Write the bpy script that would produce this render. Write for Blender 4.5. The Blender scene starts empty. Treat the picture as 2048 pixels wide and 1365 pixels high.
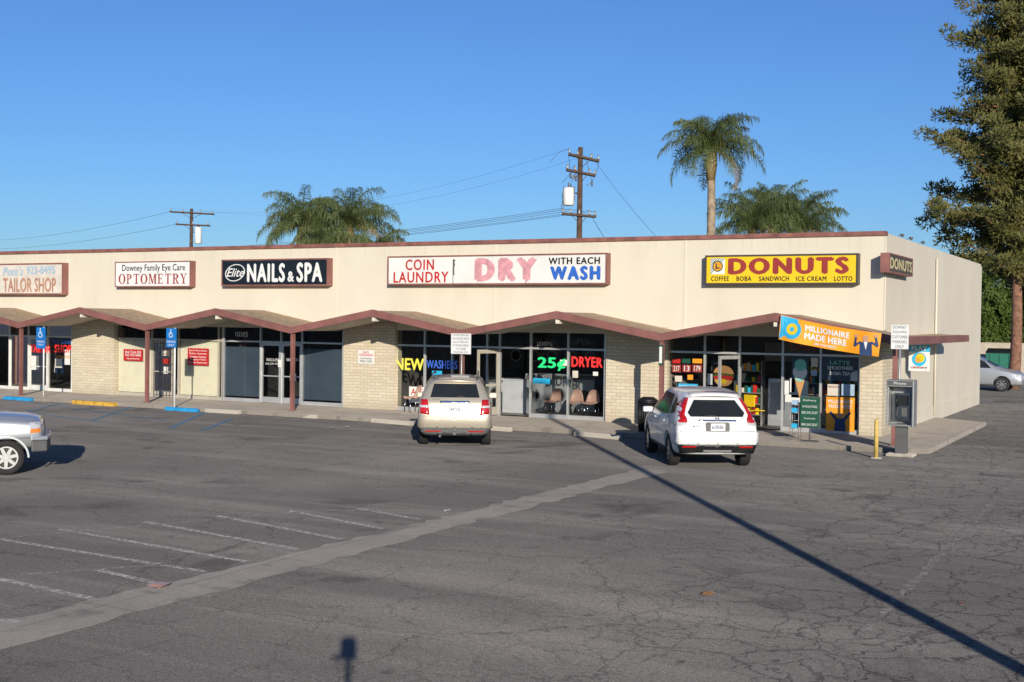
import bpy, bmesh, math, random
from mathutils import Vector, Matrix
from mathutils.bvhtree import BVHTree
random.seed(7)
V=Vector
scene=bpy.context.scene
coll=scene.collection
# ------------------------------------------------------------------ camera
yaw=math.radians(28.4); pitch=-0.0160; roll=0.0126
CF=V((-math.sin(yaw)*math.cos(pitch),math.cos(yaw)*math.cos(pitch),math.sin(pitch)))
_r=V((math.cos(yaw),math.sin(yaw),0)); _u=_r.cross(CF)
CR=_r*math.cos(roll)+_u*math.sin(roll); CU=CR.cross(CF)
CP=V((6.98,-33.86,3.09))
cam=bpy.data.cameras.new("camera"); camo=bpy.data.objects.new("camera",cam)
coll.objects.link(camo)
camo.matrix_world=Matrix(((CR.x,CU.x,-CF.x,CP.x),(CR.y,CU.y,-CF.y,CP.y),(CR.z,CU.z,-CF.z,CP.z),(0,0,0,1)))
cam.lens=43.31; cam.clip_end=3000
scene.camera=camo
# survey helpers: where a sight line meets a real surface of the place (metres)
def sight(px,py): return CF*2464+CR*(px-1024)-CU*(py-682.5)
def G(px,py,z=0.0):
    d=sight(px,py); return CP+d*((z-CP.z)/d.z)
def FY(px,py,y=0.0):
    d=sight(px,py); return CP+d*((y-CP.y)/d.y)
def FX(px,py,x=0.0):
    d=sight(px,py); return CP+d*((x-CP.x)/d.x)
def AT(px,py,dep): return CP+sight(px,py)*(dep/2464)
# ------------------------------------------------------------------ materials
def newmat(name):
    m=bpy.data.materials.new(name); m.use_nodes=True
    nt=m.node_tree; return m,nt,nt.nodes["Principled BSDF"]
def N(nt,t,**k):
    n=nt.nodes.new(t)
    for a,b in k.items(): setattr(n,a,b)
    return n
def L(nt,a,b): nt.links.new(a,b)
def coords(nt,scale=None):
    tc=N(nt,"ShaderNodeTexCoord")
    if scale is None: return tc.outputs["Object"]
    mp=N(nt,"ShaderNodeMapping"); mp.inputs["Scale"].default_value=scale
    L(nt,tc.outputs["Object"],mp.inputs["Vector"]); return mp.outputs["Vector"]
def noise(nt,vec,scale,detail=4,rough=.55,dist=0):
    n=N(nt,"ShaderNodeTexNoise"); n.inputs["Scale"].default_value=scale
    n.inputs["Detail"].default_value=detail; n.inputs["Roughness"].default_value=rough
    n.inputs["Distortion"].default_value=dist
    L(nt,vec,n.inputs["Vector"]); return n.outputs["Fac"]
def mrange(nt,v,a,b,c,d,smooth=False):
    n=N(nt,"ShaderNodeMapRange"); 
    if smooth: n.interpolation_type='SMOOTHSTEP'
    for i,x in enumerate((a,b,c,d)): n.inputs[i+1].default_value=x
    L(nt,v,n.inputs[0]); return n.outputs[0]
def math_(nt,op,a,b=None,clamp=False):
    n=N(nt,"ShaderNodeMath",operation=op); n.use_clamp=clamp
    for i,x in enumerate((a,b)):
        if x is None: continue
        if isinstance(x,(int,float)): n.inputs[i].default_value=x
        else: L(nt,x,n.inputs[i])
    return n.outputs[0]
def mixc(nt,fac,a,b,mode='MIX'):
    n=N(nt,"ShaderNodeMix",data_type='RGBA',blend_type=mode)
    if isinstance(fac,(int,float)): n.inputs[0].default_value=fac
    else: L(nt,fac,n.inputs[0])
    for i,x in ((6,a),(7,b)):
        if isinstance(x,tuple): n.inputs[i].default_value=(*x,1)
        else: L(nt,x,n.inputs[i])
    return n.outputs[2]
def bump(nt,bs,h,strength=.3,dist=.01):
    n=N(nt,"ShaderNodeBump"); n.inputs["Strength"].default_value=strength
    n.inputs["Distance"].default_value=dist
    L(nt,h,n.inputs["Height"]); L(nt,n.outputs[0],bs.inputs["Normal"])
def simple(name,col,rough=.6,metal=0,var=.12,scale=3.0,bmp=0,bscale=40,emit=None,coat=0):
    m,nt,bs=newmat(name)
    v=coords(nt); f=noise(nt,v,scale,5)
    f=mrange(nt,f,.3,.7,0,1)
    c=mixc(nt,f,tuple(x*(1-var) for x in col),tuple(min(1,x*(1+var)) for x in col))
    L(nt,c,bs.inputs["Base Color"]); bs.inputs["Roughness"].default_value=rough
    bs.inputs["Metallic"].default_value=metal
    if coat: bs.inputs["Coat Weight"].default_value=coat; bs.inputs["Coat Roughness"].default_value=.05
    if bmp: bump(nt,bs,noise(nt,v,bscale,3),bmp,.01)
    if emit:
        bs.inputs["Emission Color"].default_value=(*col,1); bs.inputs["Emission Strength"].default_value=emit
    return m
def stucco():
    m,nt,bs=newmat("cream_stucco")
    v=coords(nt); big=mrange(nt,noise(nt,v,.5,5),.3,.7,0,1)
    st=mrange(nt,noise(nt,coords(nt,(1.2,1.2,.35)),1.0,5,.6),.50,.85,0,1)
    c=mixc(nt,big,(.645,.585,.47),(.695,.637,.52))
    c=mixc(nt,math_(nt,'MULTIPLY',st,.34),c,(.53,.465,.365))
    # run marks below the coping
    sp=N(nt,"ShaderNodeSeparateXYZ"); L(nt,v,sp.inputs[0])
    hi=mrange(nt,sp.outputs[2],4.9,5.5,0,1); rn=mrange(nt,noise(nt,coords(nt,(5,5,.12)),1.6,4,.7),.52,.7,0,1)
    c=mixc(nt,math_(nt,'MULTIPLY',math_(nt,'MULTIPLY',hi,rn),.32),c,(.38,.32,.25))
    L(nt,c,bs.inputs["Base Color"]); bs.inputs["Roughness"].default_value=.92
    bump(nt,bs,noise(nt,v,55,4,.7),.35,.012); return m
def brick():
    m,nt,bs=newmat("cream_painted_brick")
    tc=N(nt,"ShaderNodeTexCoord"); sp=N(nt,"ShaderNodeSeparateXYZ"); L(nt,tc.outputs["Object"],sp.inputs[0])
    cb=N(nt,"ShaderNodeCombineXYZ"); L(nt,math_(nt,'ADD',sp.outputs[0],sp.outputs[1]),cb.inputs[0]); L(nt,sp.outputs[2],cb.inputs[1])
    b=N(nt,"ShaderNodeTexBrick"); b.inputs["Scale"].default_value=1
    b.inputs["Brick Width"].default_value=.30; b.inputs["Row Height"].default_value=.10
    b.inputs["Mortar Size"].default_value=.007; b.inputs["Mortar Smooth"].default_value=.3
    b.inputs["Color1"].default_value=(.68,.60,.46,1); b.inputs["Color2"].default_value=(.58,.50,.375,1)
    b.inputs["Mortar"].default_value=(.34,.28,.20,1)
    L(nt,cb.outputs[0],b.inputs["Vector"])
    g=mrange(nt,noise(nt,tc.outputs["Object"],1.2,5),.35,.75,0,.4)
    dirt=mrange(nt,sp.outputs[2],.1,.5,.5,0)
    c=mixc(nt,g,b.outputs["Color"],(.52,.44,.31)); c=mixc(nt,dirt,c,(.36,.29,.21))
    L(nt,c,bs.inputs["Base Color"]); bs.inputs["Roughness"].default_value=.8
    bump(nt,bs,b.outputs["Fac"],-.6,.012); return m
def asphalt():
    m,nt,bs=newmat("aged_asphalt")
    v=coords(nt)
    big=mrange(nt,noise(nt,v,.085,5,.6),.38,.62,0,1,True)
    med=mrange(nt,noise(nt,v,.9,6,.65),.35,.65,0,1)
    c=mixc(nt,big,(.086,.081,.078),(.138,.129,.122))
    c=mixc(nt,math_(nt,'MULTIPLY',med,.5),c,(.080,.075,.072))
    # pale dusty wear streaks along the driving direction
    mp=N(nt,"ShaderNodeMapping"); mp.inputs["Rotation"].default_value=(0,0,math.radians(-62)); mp.inputs["Scale"].default_value=(.12,1.1,1)
    L(nt,v,mp.inputs["Vector"])
    stv=mrange(nt,noise(nt,mp.outputs[0],.8,5,.6),.50,.72,0,.7); c=mixc(nt,stv,c,(.172,.161,.150))
    # stains
    s1=mrange(nt,noise(nt,v,.38,4,.6,.6),.575,.67,0,.62,True); c=mixc(nt,s1,c,(.044,.041,.039))
    s2=mrange(nt,noise(nt,v,2.6,3,.6,.3),.65,.73,0,.6,True); c=mixc(nt,s2,c,(.038,.035,.034))
    # aggregate
    gr=noise(nt,v,55,3,.85); g2=noise(nt,v,17,4,.8)
    gm=mrange(nt,gr,.35,.65,.45,1.55); c=mixc(nt,1.0,c,gm,'MULTIPLY')
    gm2=mrange(nt,g2,.3,.7,.70,1.30); c=mixc(nt,1.0,c,gm2,'MULTIPLY')
    # cracks
    dn=N(nt,"ShaderNodeTexNoise"); dn.inputs["Scale"].default_value=1.5; dn.inputs["Detail"].default_value=6; dn.inputs["Roughness"].default_value=.65; L(nt,v,dn.inputs["Vector"])
    vm=N(nt,"ShaderNodeVectorMath",operation='MULTIPLY_ADD'); L(nt,dn.outputs["Color"],vm.inputs[0]); vm.inputs[1].default_value=(.9,.9,0); L(nt,v,vm.inputs[2])
    def vor(sc,wd):
        vo=N(nt,"ShaderNodeTexVoronoi",feature='DISTANCE_TO_EDGE'); vo.inputs["Scale"].default_value=sc
        vo.voronoi_dimensions='2D'
        L(nt,vm.outputs[0],vo.inputs["Vector"]); return mrange(nt,vo.outputs["Distance"],0,wd,1,0)
    k1=vor(.75,.017); k2=vor(2.1,.042); k3=vor(.22,.005)
    sp=N(nt,"ShaderNodeSeparateXYZ"); L(nt,v,sp.inputs[0])
    lane=math_(nt,'ADD',math_(nt,'MULTIPLY',sp.outputs[0],.9),math_(nt,'MULTIPLY',sp.outputs[1],.10))
    zone=mrange(nt,lane,-4.0,2.5,0,1,True)
    zn=mrange(nt,noise(nt,v,.25,3),.40,.52,0,1,True)
    z1=math_(nt,'MAXIMUM',zone,math_(nt,'MULTIPLY',zn,.45))
    z2=math_(nt,'MULTIPLY',zone,mrange(nt,noise(nt,v,.35,3),.34,.46,0,1,True))
    cr=math_(nt,'MAXIMUM',math_(nt,'MULTIPLY',k1,z1),math_(nt,'MULTIPLY',k2,math_(nt,'MULTIPLY',z2,.85)))
    cr=math_(nt,'MAXIMUM',cr,math_(nt,'MULTIPLY',k3,.7))
    c=mixc(nt,math_(nt,'MULTIPLY',cr,.85),c,(.018,.016,.015))
    L(nt,c,bs.inputs["Base Color"]); bs.inputs["Roughness"].default_value=.9
    bs.inputs["Specular IOR Level"].default_value=.2; bs.inputs["Diffuse Roughness"].default_value=1.0
    h=math_(nt,'SUBTRACT',math_(nt,'MULTIPLY',gr,.5),cr)
    bump(nt,bs,h,.3,.012); return m
def concrete(name,c1,c2,joint=0):
    m,nt,bs=newmat(name); v=coords(nt)
    f=mrange(nt,noise(nt,v,.8,6,.65),.3,.7,0,1); c=mixc(nt,f,c1,c2)
    s=mrange(nt,noise(nt,v,1.7,5,.65,.5),.52,.70,0,.6,True); c=mixc(nt,s,c,tuple(x*.5 for x in c1))
    g=mrange(nt,noise(nt,v,45,3,.8),.3,.7,.72,1.28); c=mixc(nt,1.0,c,g,'MULTIPLY')
    if joint:
        sp=N(nt,"ShaderNodeSeparateXYZ"); L(nt,v,sp.inputs[0])
        for ax in (0,1):
            fr=math_(nt,'PINGPONG',sp.outputs[ax],joint/2); k=mrange(nt,fr,0,.018,1,0); c=mixc(nt,math_(nt,'MULTIPLY',k,.6),c,tuple(x*.3 for x in c1))
    L(nt,c,bs.inputs["Base Color"]); bs.inputs["Roughness"].default_value=.85
    bs.inputs["Diffuse Roughness"].default_value=.8
    bump(nt,bs,noise(nt,v,40,3),.2,.01); return m
def worn(name,col,lo,hi,sc=9):
    m,nt,bs=newmat(name); v=coords(nt)
    bs.inputs["Base Color"].default_value=(*col,1); bs.inputs["Roughness"].default_value=.8
    bs.inputs["Diffuse Roughness"].default_value=.8
    a=mrange(nt,noise(nt,v,sc,6,.8),lo,hi,0,1); L(nt,a,bs.inputs["Alpha"]); return m
def glass(name,tint,ior=1.5):
    m=bpy.data.materials.new(name); m.use_nodes=True; nt=m.node_tree; nt.nodes.clear()
    o=N(nt,"ShaderNodeOutputMaterial"); t=N(nt,"ShaderNodeBsdfTransparent"); g=N(nt,"ShaderNodeBsdfGlossy")
    t.inputs[0].default_value=(*tint,1); g.inputs["Roughness"].default_value=.02
    f=N(nt,"ShaderNodeFresnel"); f.inputs[0].default_value=ior
    mx=N(nt,"ShaderNodeMixShader"); L(nt,f.outputs[0],mx.inputs[0]); L(nt,t.outputs[0],mx.inputs[1]); L(nt,g.outputs[0],mx.inputs[2])
    L(nt,mx.outputs[0],o.inputs[0]); return m
def leafmat(name,c1,c2,scale=1.2,trans=.25):
    m,nt,bs=newmat(name); v=coords(nt)
    f=mrange(nt,noise(nt,v,scale,4,.7),.3,.7,0,1); c=mixc(nt,f,c1,c2)
    L(nt,c,bs.inputs["Base Color"]); bs.inputs["Roughness"].default_value=.55
    tr=N(nt,"ShaderNodeBsdfTranslucent"); L(nt,c,tr.inputs[0])
    mx=N(nt,"ShaderNodeMixShader"); mx.inputs[0].default_value=trans
    L(nt,bs.outputs[0],mx.inputs[1]); L(nt,tr.outputs[0],mx.inputs[2]); L(nt,mx.outputs[0],nt.nodes["Material Output"].inputs[0]); return m
def carpaint(name,col,metal=.5):
    m,nt,bs=newmat(name); v=coords(nt)
    d=mrange(nt,noise(nt,v,3,5),.3,.8,0,.12); c=mixc(nt,d,col,(.25,.22,.18)); L(nt,c,bs.inputs["Base Color"])
    bs.inputs["Metallic"].default_value=metal; bs.inputs["Roughness"].default_value=.34
    bs.inputs["Coat Weight"].default_value=.7; bs.inputs["Coat Roughness"].default_value=.06; return m
M={}
M['stucco']=stucco(); M['brick']=brick(); M['asphalt']=asphalt()
M['sidewalk']=concrete("sidewalk_concrete",(.22,.195,.165),(.285,.255,.22),1.8)
M['swale']=concrete("gutter_concrete",(.145,.134,.121),(.198,.183,.165),3.05)
M['kerb']=concrete("kerb_concrete",(.21,.19,.16),(.28,.25,.215))
M['stop']=concrete("pale_concrete",(.36,.33,.28),(.45,.41,.35))
M['white_line']=worn("worn_white_paint",(.34,.335,.33),.40,.64,14)
M['faint_line']=worn("faint_white_paint",(.26,.25,.245),.44,.66,14)
M['blue_line']=worn("worn_blue_paint",(.03,.15,.28),.42,.62,12)
M['seam']=worn("pale_worn_seam",(.18,.168,.155),.40,.60,5)
M['blue_paint']=simple("blue_kerb_paint",(.02,.28,.58),.6,var=.25,scale=6)
M['yellow_paint']=simple("yellow_kerb_paint",(.60,.35,.05),.6,var=.35,scale=6)
M['bollard']=simple("faded_yellow_paint",(.64,.44,.12),.7,var=.2,scale=8)
M['maroon']=simple("maroon_trim_paint",(.235,.098,.082),.6,var=.25,scale=1.5)
M['coping']=simple("weathered_coping_paint",(.23,.092,.075),.75,var=.4,scale=2.5)
M['gravel']=simple("brown_roof_gravel",(.46,.33,.20),.95,var=.3,scale=6,bmp=.5,bscale=60)
M['soffit']=simple("soffit_paint",(.70,.64,.53),.8)
M['alu']=simple("aluminium_frame",(.60,.60,.59),.4,.5)
M['whiteframe']=simple("white_frame_paint",(.68,.67,.63),.5)
M['darkframe']=simple("dark_frame",(.06,.05,.045),.5)
M['creamframe']=simple("cream_frame",(.45,.41,.34),.5)
M['glass']=glass("shop_glass",(.74,.76,.77),1.5)
M['glass_clear']=glass("clear_shop_glass",(.93,.94,.93),1.5)
M['glass_dark']=glass("tinted_shop_glass",(.66,.71,.74),1.6)
M['blind']=simple("cream_blind",(.70,.66,.52),.9,var=.06)
M['bluefilm']=simple("grey_blue_window_film",(.17,.21,.25),.45,var=.18,scale=.8)
M['darkposter']=simple("dark_blue_poster",(.03,.05,.075),.4,var=.2,scale=3)
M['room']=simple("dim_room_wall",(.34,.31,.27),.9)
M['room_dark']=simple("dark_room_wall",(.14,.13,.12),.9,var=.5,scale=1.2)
M['floor']=simple("room_floor",(.20,.18,.15),.5)
M['white']=simple("white_enamel",(.75,.75,.73),.4,var=.05)
M['machine']=simple("washer_grey_enamel",(.42,.44,.46),.45,var=.1)
M['offwhite']=simple("weathered_white_face",(.74,.73,.69),.5,var=.06,scale=1.5)
M['cream']=simple("faded_cream_face",(.66,.60,.52),.5,var=.12,scale=2)
M['black']=simple("black_plastic",(.012,.012,.013),.45)
M['brownface']=simple("dark_brown_sign_face",(.07,.05,.03),.5)
M['dullyellow']=simple("dull_yellow_lettering",(.62,.53,.28),.5)
M['blackface']=simple("black_sign_face",(.010,.014,.02),.3)
M['rubber']=simple("tyre_rubber",(.02,.02,.02),.85,bmp=.2)
M['yellow']=simple("yellow_sign_face",(.78,.54,.015),.4,var=.08)
M['red']=simple("red_paint",(.50,.02,.02),.45)
M['dkred']=simple("dark_red_lettering",(.30,.035,.03),.5)
M['orange']=simple("orange_print",(.85,.33,.02),.5)
M['tan_letter']=simple("faded_tan_lettering",(.45,.24,.16),.6,var=.25,scale=4)
M['paleblue']=simple("faded_blue_lettering",(.34,.47,.60),.6)
M['blue']=simple("blue_lettering",(.03,.13,.50),.5)
M['signblue']=simple("blue_sign_face",(.01,.17,.52),.4)
M['cyan']=simple("cyan_sign_face",(.03,.42,.70),.4)
M['pink']=simple("faded_pink_lettering",(.62,.30,.33),.6,var=.25,scale=5)
M['grey']=simple("grey_steel",(.35,.35,.35),.45,.5)
M['dkgrey']=simple("dark_grey",(.10,.10,.10),.6)
M['green']=simple("green_print",(.01,.08,.045),.5)
M['mint']=simple("mint_print",(.20,.60,.50),.6)
M['cone']=simple("wafer_print",(.55,.28,.10),.7)
M['navy']=simple("navy_print",(.02,.05,.14),.6)
M['skin']=simple("skin_tone_print",(.50,.28,.18),.6)
M['chair']=simple("peach_plastic",(.68,.42,.32),.4)
M['chrome']=simple("chrome",(.75,.75,.75),.12,1,var=.03)
M['rimmetal']=simple("alloy_rim",(.55,.55,.55),.3,.8)
M['redlens']=simple("red_lens",(.45,.01,.01),.12,var=.1,coat=.8)
M['orangelens']=simple("amber_lens",(.75,.22,.01),.12,coat=.8)
M['clearlens']=simple("clear_lens",(.62,.62,.62),.1,.2,coat=.8)
M['carglass']=simple("dark_car_glass",(.018,.020,.022),.16,0)
M['p_gold']=carpaint("champagne_paint",(.52,.46,.36),.5)
M['p_white']=carpaint("white_paint",(.76,.76,.75),0)
M['p_silver']=carpaint("silver_paint",(.50,.52,.55),.5)
M['plate']=simple("plate_white",(.72,.72,.72),.5)
M['bark']=simple("grey_bark",(.30,.23,.16),.9,var=.4,scale=4,bmp=.8,bscale=12)
M['redbark']=simple("reddish_pine_bark",(.22,.11,.07),.9,var=.45,scale=5,bmp=.8,bscale=12)
M['polewood']=simple("creosote_pole_wood",(.085,.05,.032),.9,var=.35,scale=4)
M['palm']=leafmat("palm_leaf",(.080,.125,.035),(.22,.25,.095),1.5,.4)
M['palmdry']=leafmat("dry_palm_leaf",(.26,.18,.08),(.36,.27,.13),1.5,.2)
M['pine']=leafmat("pine_needles",(.055,.080,.022),(.24,.21,.065),.6,.3)
M['hedge']=leafmat("broad_leaves",(.04,.09,.015),(.15,.21,.04),1.2,.35)
M['wire']=simple("cable_black",(.05,.055,.065),.7)
M['block']=simple("block_wall_paint",(.50,.43,.34),.9,bmp=.3,bscale=8)
M['dumpster']=simple("green_dumpster_paint",(.02,.16,.11),.5)
def neon(name,col,s):
    m,nt,bs=newmat(name); bs.inputs["Base Color"].default_value=(*col,1)
    bs.inputs["Emission Color"].default_value=(*col,1); bs.inputs["Emission Strength"].default_value=s; return m
M['n_yellow']=neon("yellow_tube_letter",(.75,.68,.08),.15); M['n_green']=neon("green_tube_letter",(.02,.65,.2),.3)
M['n_red']=neon("red_tube_letter",(.80,.03,.03),.35); M['n_blue']=neon("blue_tube_letter",(.04,.12,.5),.3)
# ------------------------------------------------------------------ mesh tools
class B:
    def __init__(s): s.bm=bmesh.new()
    def quad(s,pts,m=0):
        f=s.bm.faces.new([s.bm.verts.new(p) for p in pts]); f.material_index=m; return f
    def box(s,x0,x1,y0,y1,z0,z1,m=0):
        v=[s.bm.verts.new(p) for p in ((x0,y0,z0),(x1,y0,z0),(x1,y1,z0),(x0,y1,z0),(x0,y0,z1),(x1,y0,z1),(x1,y1,z1),(x0,y1,z1))]
        for q in ((0,3,2,1),(4,5,6,7),(0,1,5,4),(1,2,6,5),(2,3,7,6),(3,0,4,7)):
            f=s.bm.faces.new([v[i] for i in q]); f.material_index=m
        return v
    def prism(s,pts,vec,m=0):
        a=[s.bm.verts.new(p) for p in pts]; b=[s.bm.verts.new(V(p)+V(vec)) for p in pts]; n=len(a)
        fs=[s.bm.faces.new(a[::-1]),s.bm.faces.new(b)]
        for i in range(n): fs.append(s.bm.faces.new((a[i],a[(i+1)%n],b[(i+1)%n],b[i])))
        for f in fs: f.material_index=m
    def tube(s,pts,rad,n=10,m=0,cap=True,smooth=True):
        rings=[]; pts=[V(p) for p in pts]
        for i,p in enumerate(pts):
            d=(pts[min(i+1,len(pts)-1)]-pts[max(i-1,0)]).normalized()
            a=d.orthogonal().normalized() if i==0 else (pa-d*pa.dot(d)).normalized()
            pa=a; b=d.cross(a); rr=rad[i] if isinstance(rad,(list,tuple)) else rad
            rings.append([s.bm.verts.new(p+(a*math.cos(2*math.pi*k/n)+b*math.sin(2*math.pi*k/n))*rr) for k in range(n)])
        for i in range(len(rings)-1):
            for k in range(n):
                f=s.bm.faces.new((rings[i][k],rings[i][(k+1)%n],rings[i+1][(k+1)%n],rings[i+1][k])); f.material_index=m; f.smooth=smooth
        if cap:
            for rg in (rings[0][::-1],rings[-1]): f=s.bm.faces.new(rg); f.material_index=m
    def disc(s,c,nrm,r,n=24,m=0):
        nrm=V(nrm).normalized(); a=nrm.orthogonal().normalized(); b=nrm.cross(a)
        f=s.bm.faces.new([s.bm.verts.new(V(c)+(a*math.cos(2*math.pi*k/n)+b*math.sin(2*math.pi*k/n))*r) for k in range(n)]); f.material_index=m
    def obj(s,name,mats,parent=None,bevel=0,norm=True):
        if norm: bmesh.ops.recalc_face_normals(s.bm,faces=s.bm.faces)
        me=bpy.data.meshes.new(name); s.bm.to_mesh(me); s.bm.free()
        for m in mats: me.materials.append(M[m] if isinstance(m,str) else m)
        o=bpy.data.objects.new(name,me); coll.objects.link(o)
        if parent: o.parent=parent
        if bevel:
            md=o.modifiers.new("bevel","BEVEL"); md.width=bevel; md.segments=2; md.limit_method='ANGLE'
        return o
def tag(o,label,cat,group=None):
    o["label"]=label; o["category"]=cat
    if group: o["group"]=group
    return o
def thing(name,label,cat,loc=(0,0,0),rot=0,group=None):
    e=bpy.data.objects.new(name,None); coll.objects.link(e); e.location=loc; e.rotation_euler=(0,0,rot); e.empty_display_size=.3
    return tag(e,label,cat,group)
def text_mesh(s,O,rv,uv,w,h,mat,parent,bold=.02,name="lettering",shear=0,space=1.0):
    """lettering cut to fill the w x h rectangle whose lower-left corner is O"""
    cu=bpy.data.curves.new(name,'FONT'); cu.body=s; cu.resolution_u=3; cu.shear=shear; cu.space_character=space+bold*1.5
    to=bpy.data.objects.new("tmp",cu); coll.objects.link(to); bpy.context.view_layer.update()
    me=bpy.data.meshes.new_from_object(to.evaluated_get(bpy.context.evaluated_depsgraph_get()))
    bpy.data.objects.remove(to); bpy.data.curves.remove(cu)
    # thicken strokes by stacking shifted copies a fraction of a millimetre apart
    co=[v.co.copy() for v in me.vertices]; pl=[tuple(p.vertices) for p in me.polygons]; bpy.data.meshes.remove(me)
    sh=[(0,0)] if bold<.012 else [(-1,0),(1,0),(0,0),(0,-.6),(0,.6)]
    if bold>=.045: sh+=[(-.5,.4),(.5,-.4)]
    vs=[];fs=[]
    for k,(dx,dy) in enumerate(sh):
        n0=len(vs); vs+=[(c.x+dx*bold,c.y+dy*bold,k) for c in co]; fs+=[tuple(i+n0 for i in p) for p in pl]
    x0,x1=min(v[0] for v in vs),max(v[0] for v in vs); y0,y1=min(v[1] for v in vs),max(v[1] for v in vs)
    O=V(O); rv=V(rv); uv=V(uv); nm=rv.cross(uv).normalized()*.0005
    pts=[O+rv*((v[0]-x0)/(x1-x0)*w)+uv*((v[1]-y0)/(y1-y0)*h)+nm*v[2] for v in vs]
    me=bpy.data.meshes.new(name); me.from_pydata(pts,[],fs); me.materials.append(M[mat])
    o=bpy.data.objects.new(name,me); coll.objects.link(o)
    if parent: o.parent=parent
    return o
def txt(s,x0,y0,x1,y1,plane,mat,parent,bold=.02,name="lettering",shear=0,space=1.0):
    cx,cy=(x0+x1)/2,(y0+y1)/2
    a=FY(x0,cy,plane).x; b=FY(x1,cy,plane).x; t=FY(cx,y0,plane).z; u=FY(cx,y1,plane).z
    return text_mesh(s,(a-parent.location.x,plane-parent.location.y,u-parent.location.z),(1,0,0),(0,0,1),b-a,t-u,mat,parent,bold,name,shear,space)
# bold roman capitals with slab serifs
def serif_word(word,O,w,h,mat,parent):
    def ring(cx,cy,ro,so,ri,si,t0,t1,n=20):
        out=[]
        for k in range(n):
            a,b=[math.radians(t0+(t1-t0)*j/n) for j in (k,k+1)]
            out.append([(cx+ro*math.cos(a),cy+so*math.sin(a)),(cx+ro*math.cos(b),cy+so*math.sin(b)),(cx+ri*math.cos(b),cy+si*math.sin(b)),(cx+ri*math.cos(a),cy+si*math.sin(a))])
        return out
    def bx(a,b,c,d): return [(a,b),(c,b),(c,d),(a,d)]
    P_=[bx(.16,0,.36,1),bx(.04,0,.50,.07),bx(.04,.93,.40,1)]+ring(.40,.73,.48,.27,.24,.20,-90,90)+[bx(.34,.46,.42,.53),bx(.34,.93,.42,1)]
    gl={'O':ring(.5,.5,.49,.52,.26,.46,0,360,36),'P':P_,
        'T':[bx(.40,0,.60,1),bx(.26,0,.74,.07),bx(.04,.92,.96,1),bx(.04,.72,.10,.93),bx(.90,.72,.96,.93)],
        'M':[bx(.10,0,.17,1),bx(.76,0,.94,1),bx(.0,0,.27,.06),bx(.66,0,1.04,.06),bx(.0,.94,.2,1),bx(.84,.94,1.04,1),[(.10,1),(.30,1),(.56,.18),(.46,.0)],[(.46,0),(.54,.0),(.84,1),(.76,1)]],
        'E':[bx(.16,0,.36,1),bx(.04,0,.9,.07),bx(.04,.93,.86,1),bx(.3,.47,.66,.54),bx(.62,.36,.67,.65),bx(.80,.74,.86,.95),bx(.84,.05,.90,.28)],
        'R':P_+[[(.44,.50),(.62,.46),(.94,.0),(.70,.0)],bx(.66,0,1.0,.06)],
        'Y':[bx(.40,0,.60,.45),bx(.26,0,.74,.07),[(.06,1),(.30,1),(.60,.42),(.42,.42)],[(.74,1),(.84,1),(.58,.42),(.52,.42)],bx(-.02,.94,.38,1),bx(.64,.94,.98,1)]}
    wd={'M':1.15,'O':1.0,'T':.92,'E':.9,'P':.88,'R':.98,'Y':.95}
    tot=sum(wd[c]+.12 for c in word)-.12; sx=w/tot; x=0; g=B(); k=0
    for c in word:
        for poly in gl[c]:
            g.quad([(O[0]+(x+px*wd[c])*sx,O[1]-.0003*(k%7),O[2]+py*h) for px,py in poly]); k+=1
        x+=wd[c]+.12
    return g.obj("lettering",[mat],parent,norm=False)
# ------------------------------------------------------------------ sun, sky
az=35.6; d=sight(703,1275).normalized(); Ld=d
sun=bpy.data.lights.new("sun",'SUN'); sun.energy=5.0; sun.angle=math.radians(.35); sun.color=(1,.91,.77)
so=bpy.data.objects.new("sun",sun); coll.objects.link(so); so.rotation_euler=Ld.to_track_quat('-Z','Y').to_euler(); so.location=(20,-40,30)
el=math.asin(-Ld.z); rot=math.atan2(-Ld.x,-Ld.y)
w=bpy.data.worlds.new("World"); scene.world=w; w.use_nodes=True; nt=w.node_tree
sk=N(nt,"ShaderNodeTexSky"); sk.sky_type='NISHITA'; sk.sun_disc=False; sk.sun_elevation=el; sk.sun_rotation=rot; sk.air_density=1.0; sk.dust_density=.3; sk.ozone_density=2.5; sk.altitude=50
bg=nt.nodes["Background"]; bg.inputs[1].default_value=.15; L(nt,mixc(nt,1.0,sk.outputs[0],(.33,.515,.82),'MULTIPLY'),bg.inputs[0])
scene.view_settings.view_transform='Standard'; scene.view_settings.look='None'; scene.view_settings.exposure=0
# ------------------------------------------------------------------ ground
b=B(); b.quad([(-900,-300,0),(900,-300,0),(900,1500,0),(-900,1500,0)]); o=b.obj("ground",['asphalt']); o["kind"]="structure"
def strip(lp,rp,z,mat,name,jit=.035,step=.22):
    L2=[];R2=[]
    for i in range(len(lp)-1):
        n=max(1,int((lp[i+1]-lp[i]).length/step))
        for k in range(n+(1 if i==len(lp)-2 else 0)):
            t=k/n; a=lp[i].lerp(lp[i+1],t); c=rp[i].lerp(rp[i+1],t); dd_=(c-a).normalized()
            L2.append(a+dd_*random.gauss(0,jit)); R2.append(c+dd_*random.gauss(0,jit))
    b=B(); lv=[b.bm.verts.new((p.x,p.y,z)) for p in L2]; rv_=[b.bm.verts.new((p.x,p.y,z)) for p in R2]
    for i in range(len(lv)-1): b.bm.faces.new((lv[i],rv_[i],rv_[i+1],lv[i+1]))
    o=b.obj(name,[mat]); o["kind"]="structure"; return o
lp=[G(-60,1260),G(250,1186),G(500,1129),G(860,1042),G(1160,967),G(1285,936)]
rp=[G(-60,1318),G(250,1233),G(560,1149),G(935,1049),G(1215,974),G(1340,943)]
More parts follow.
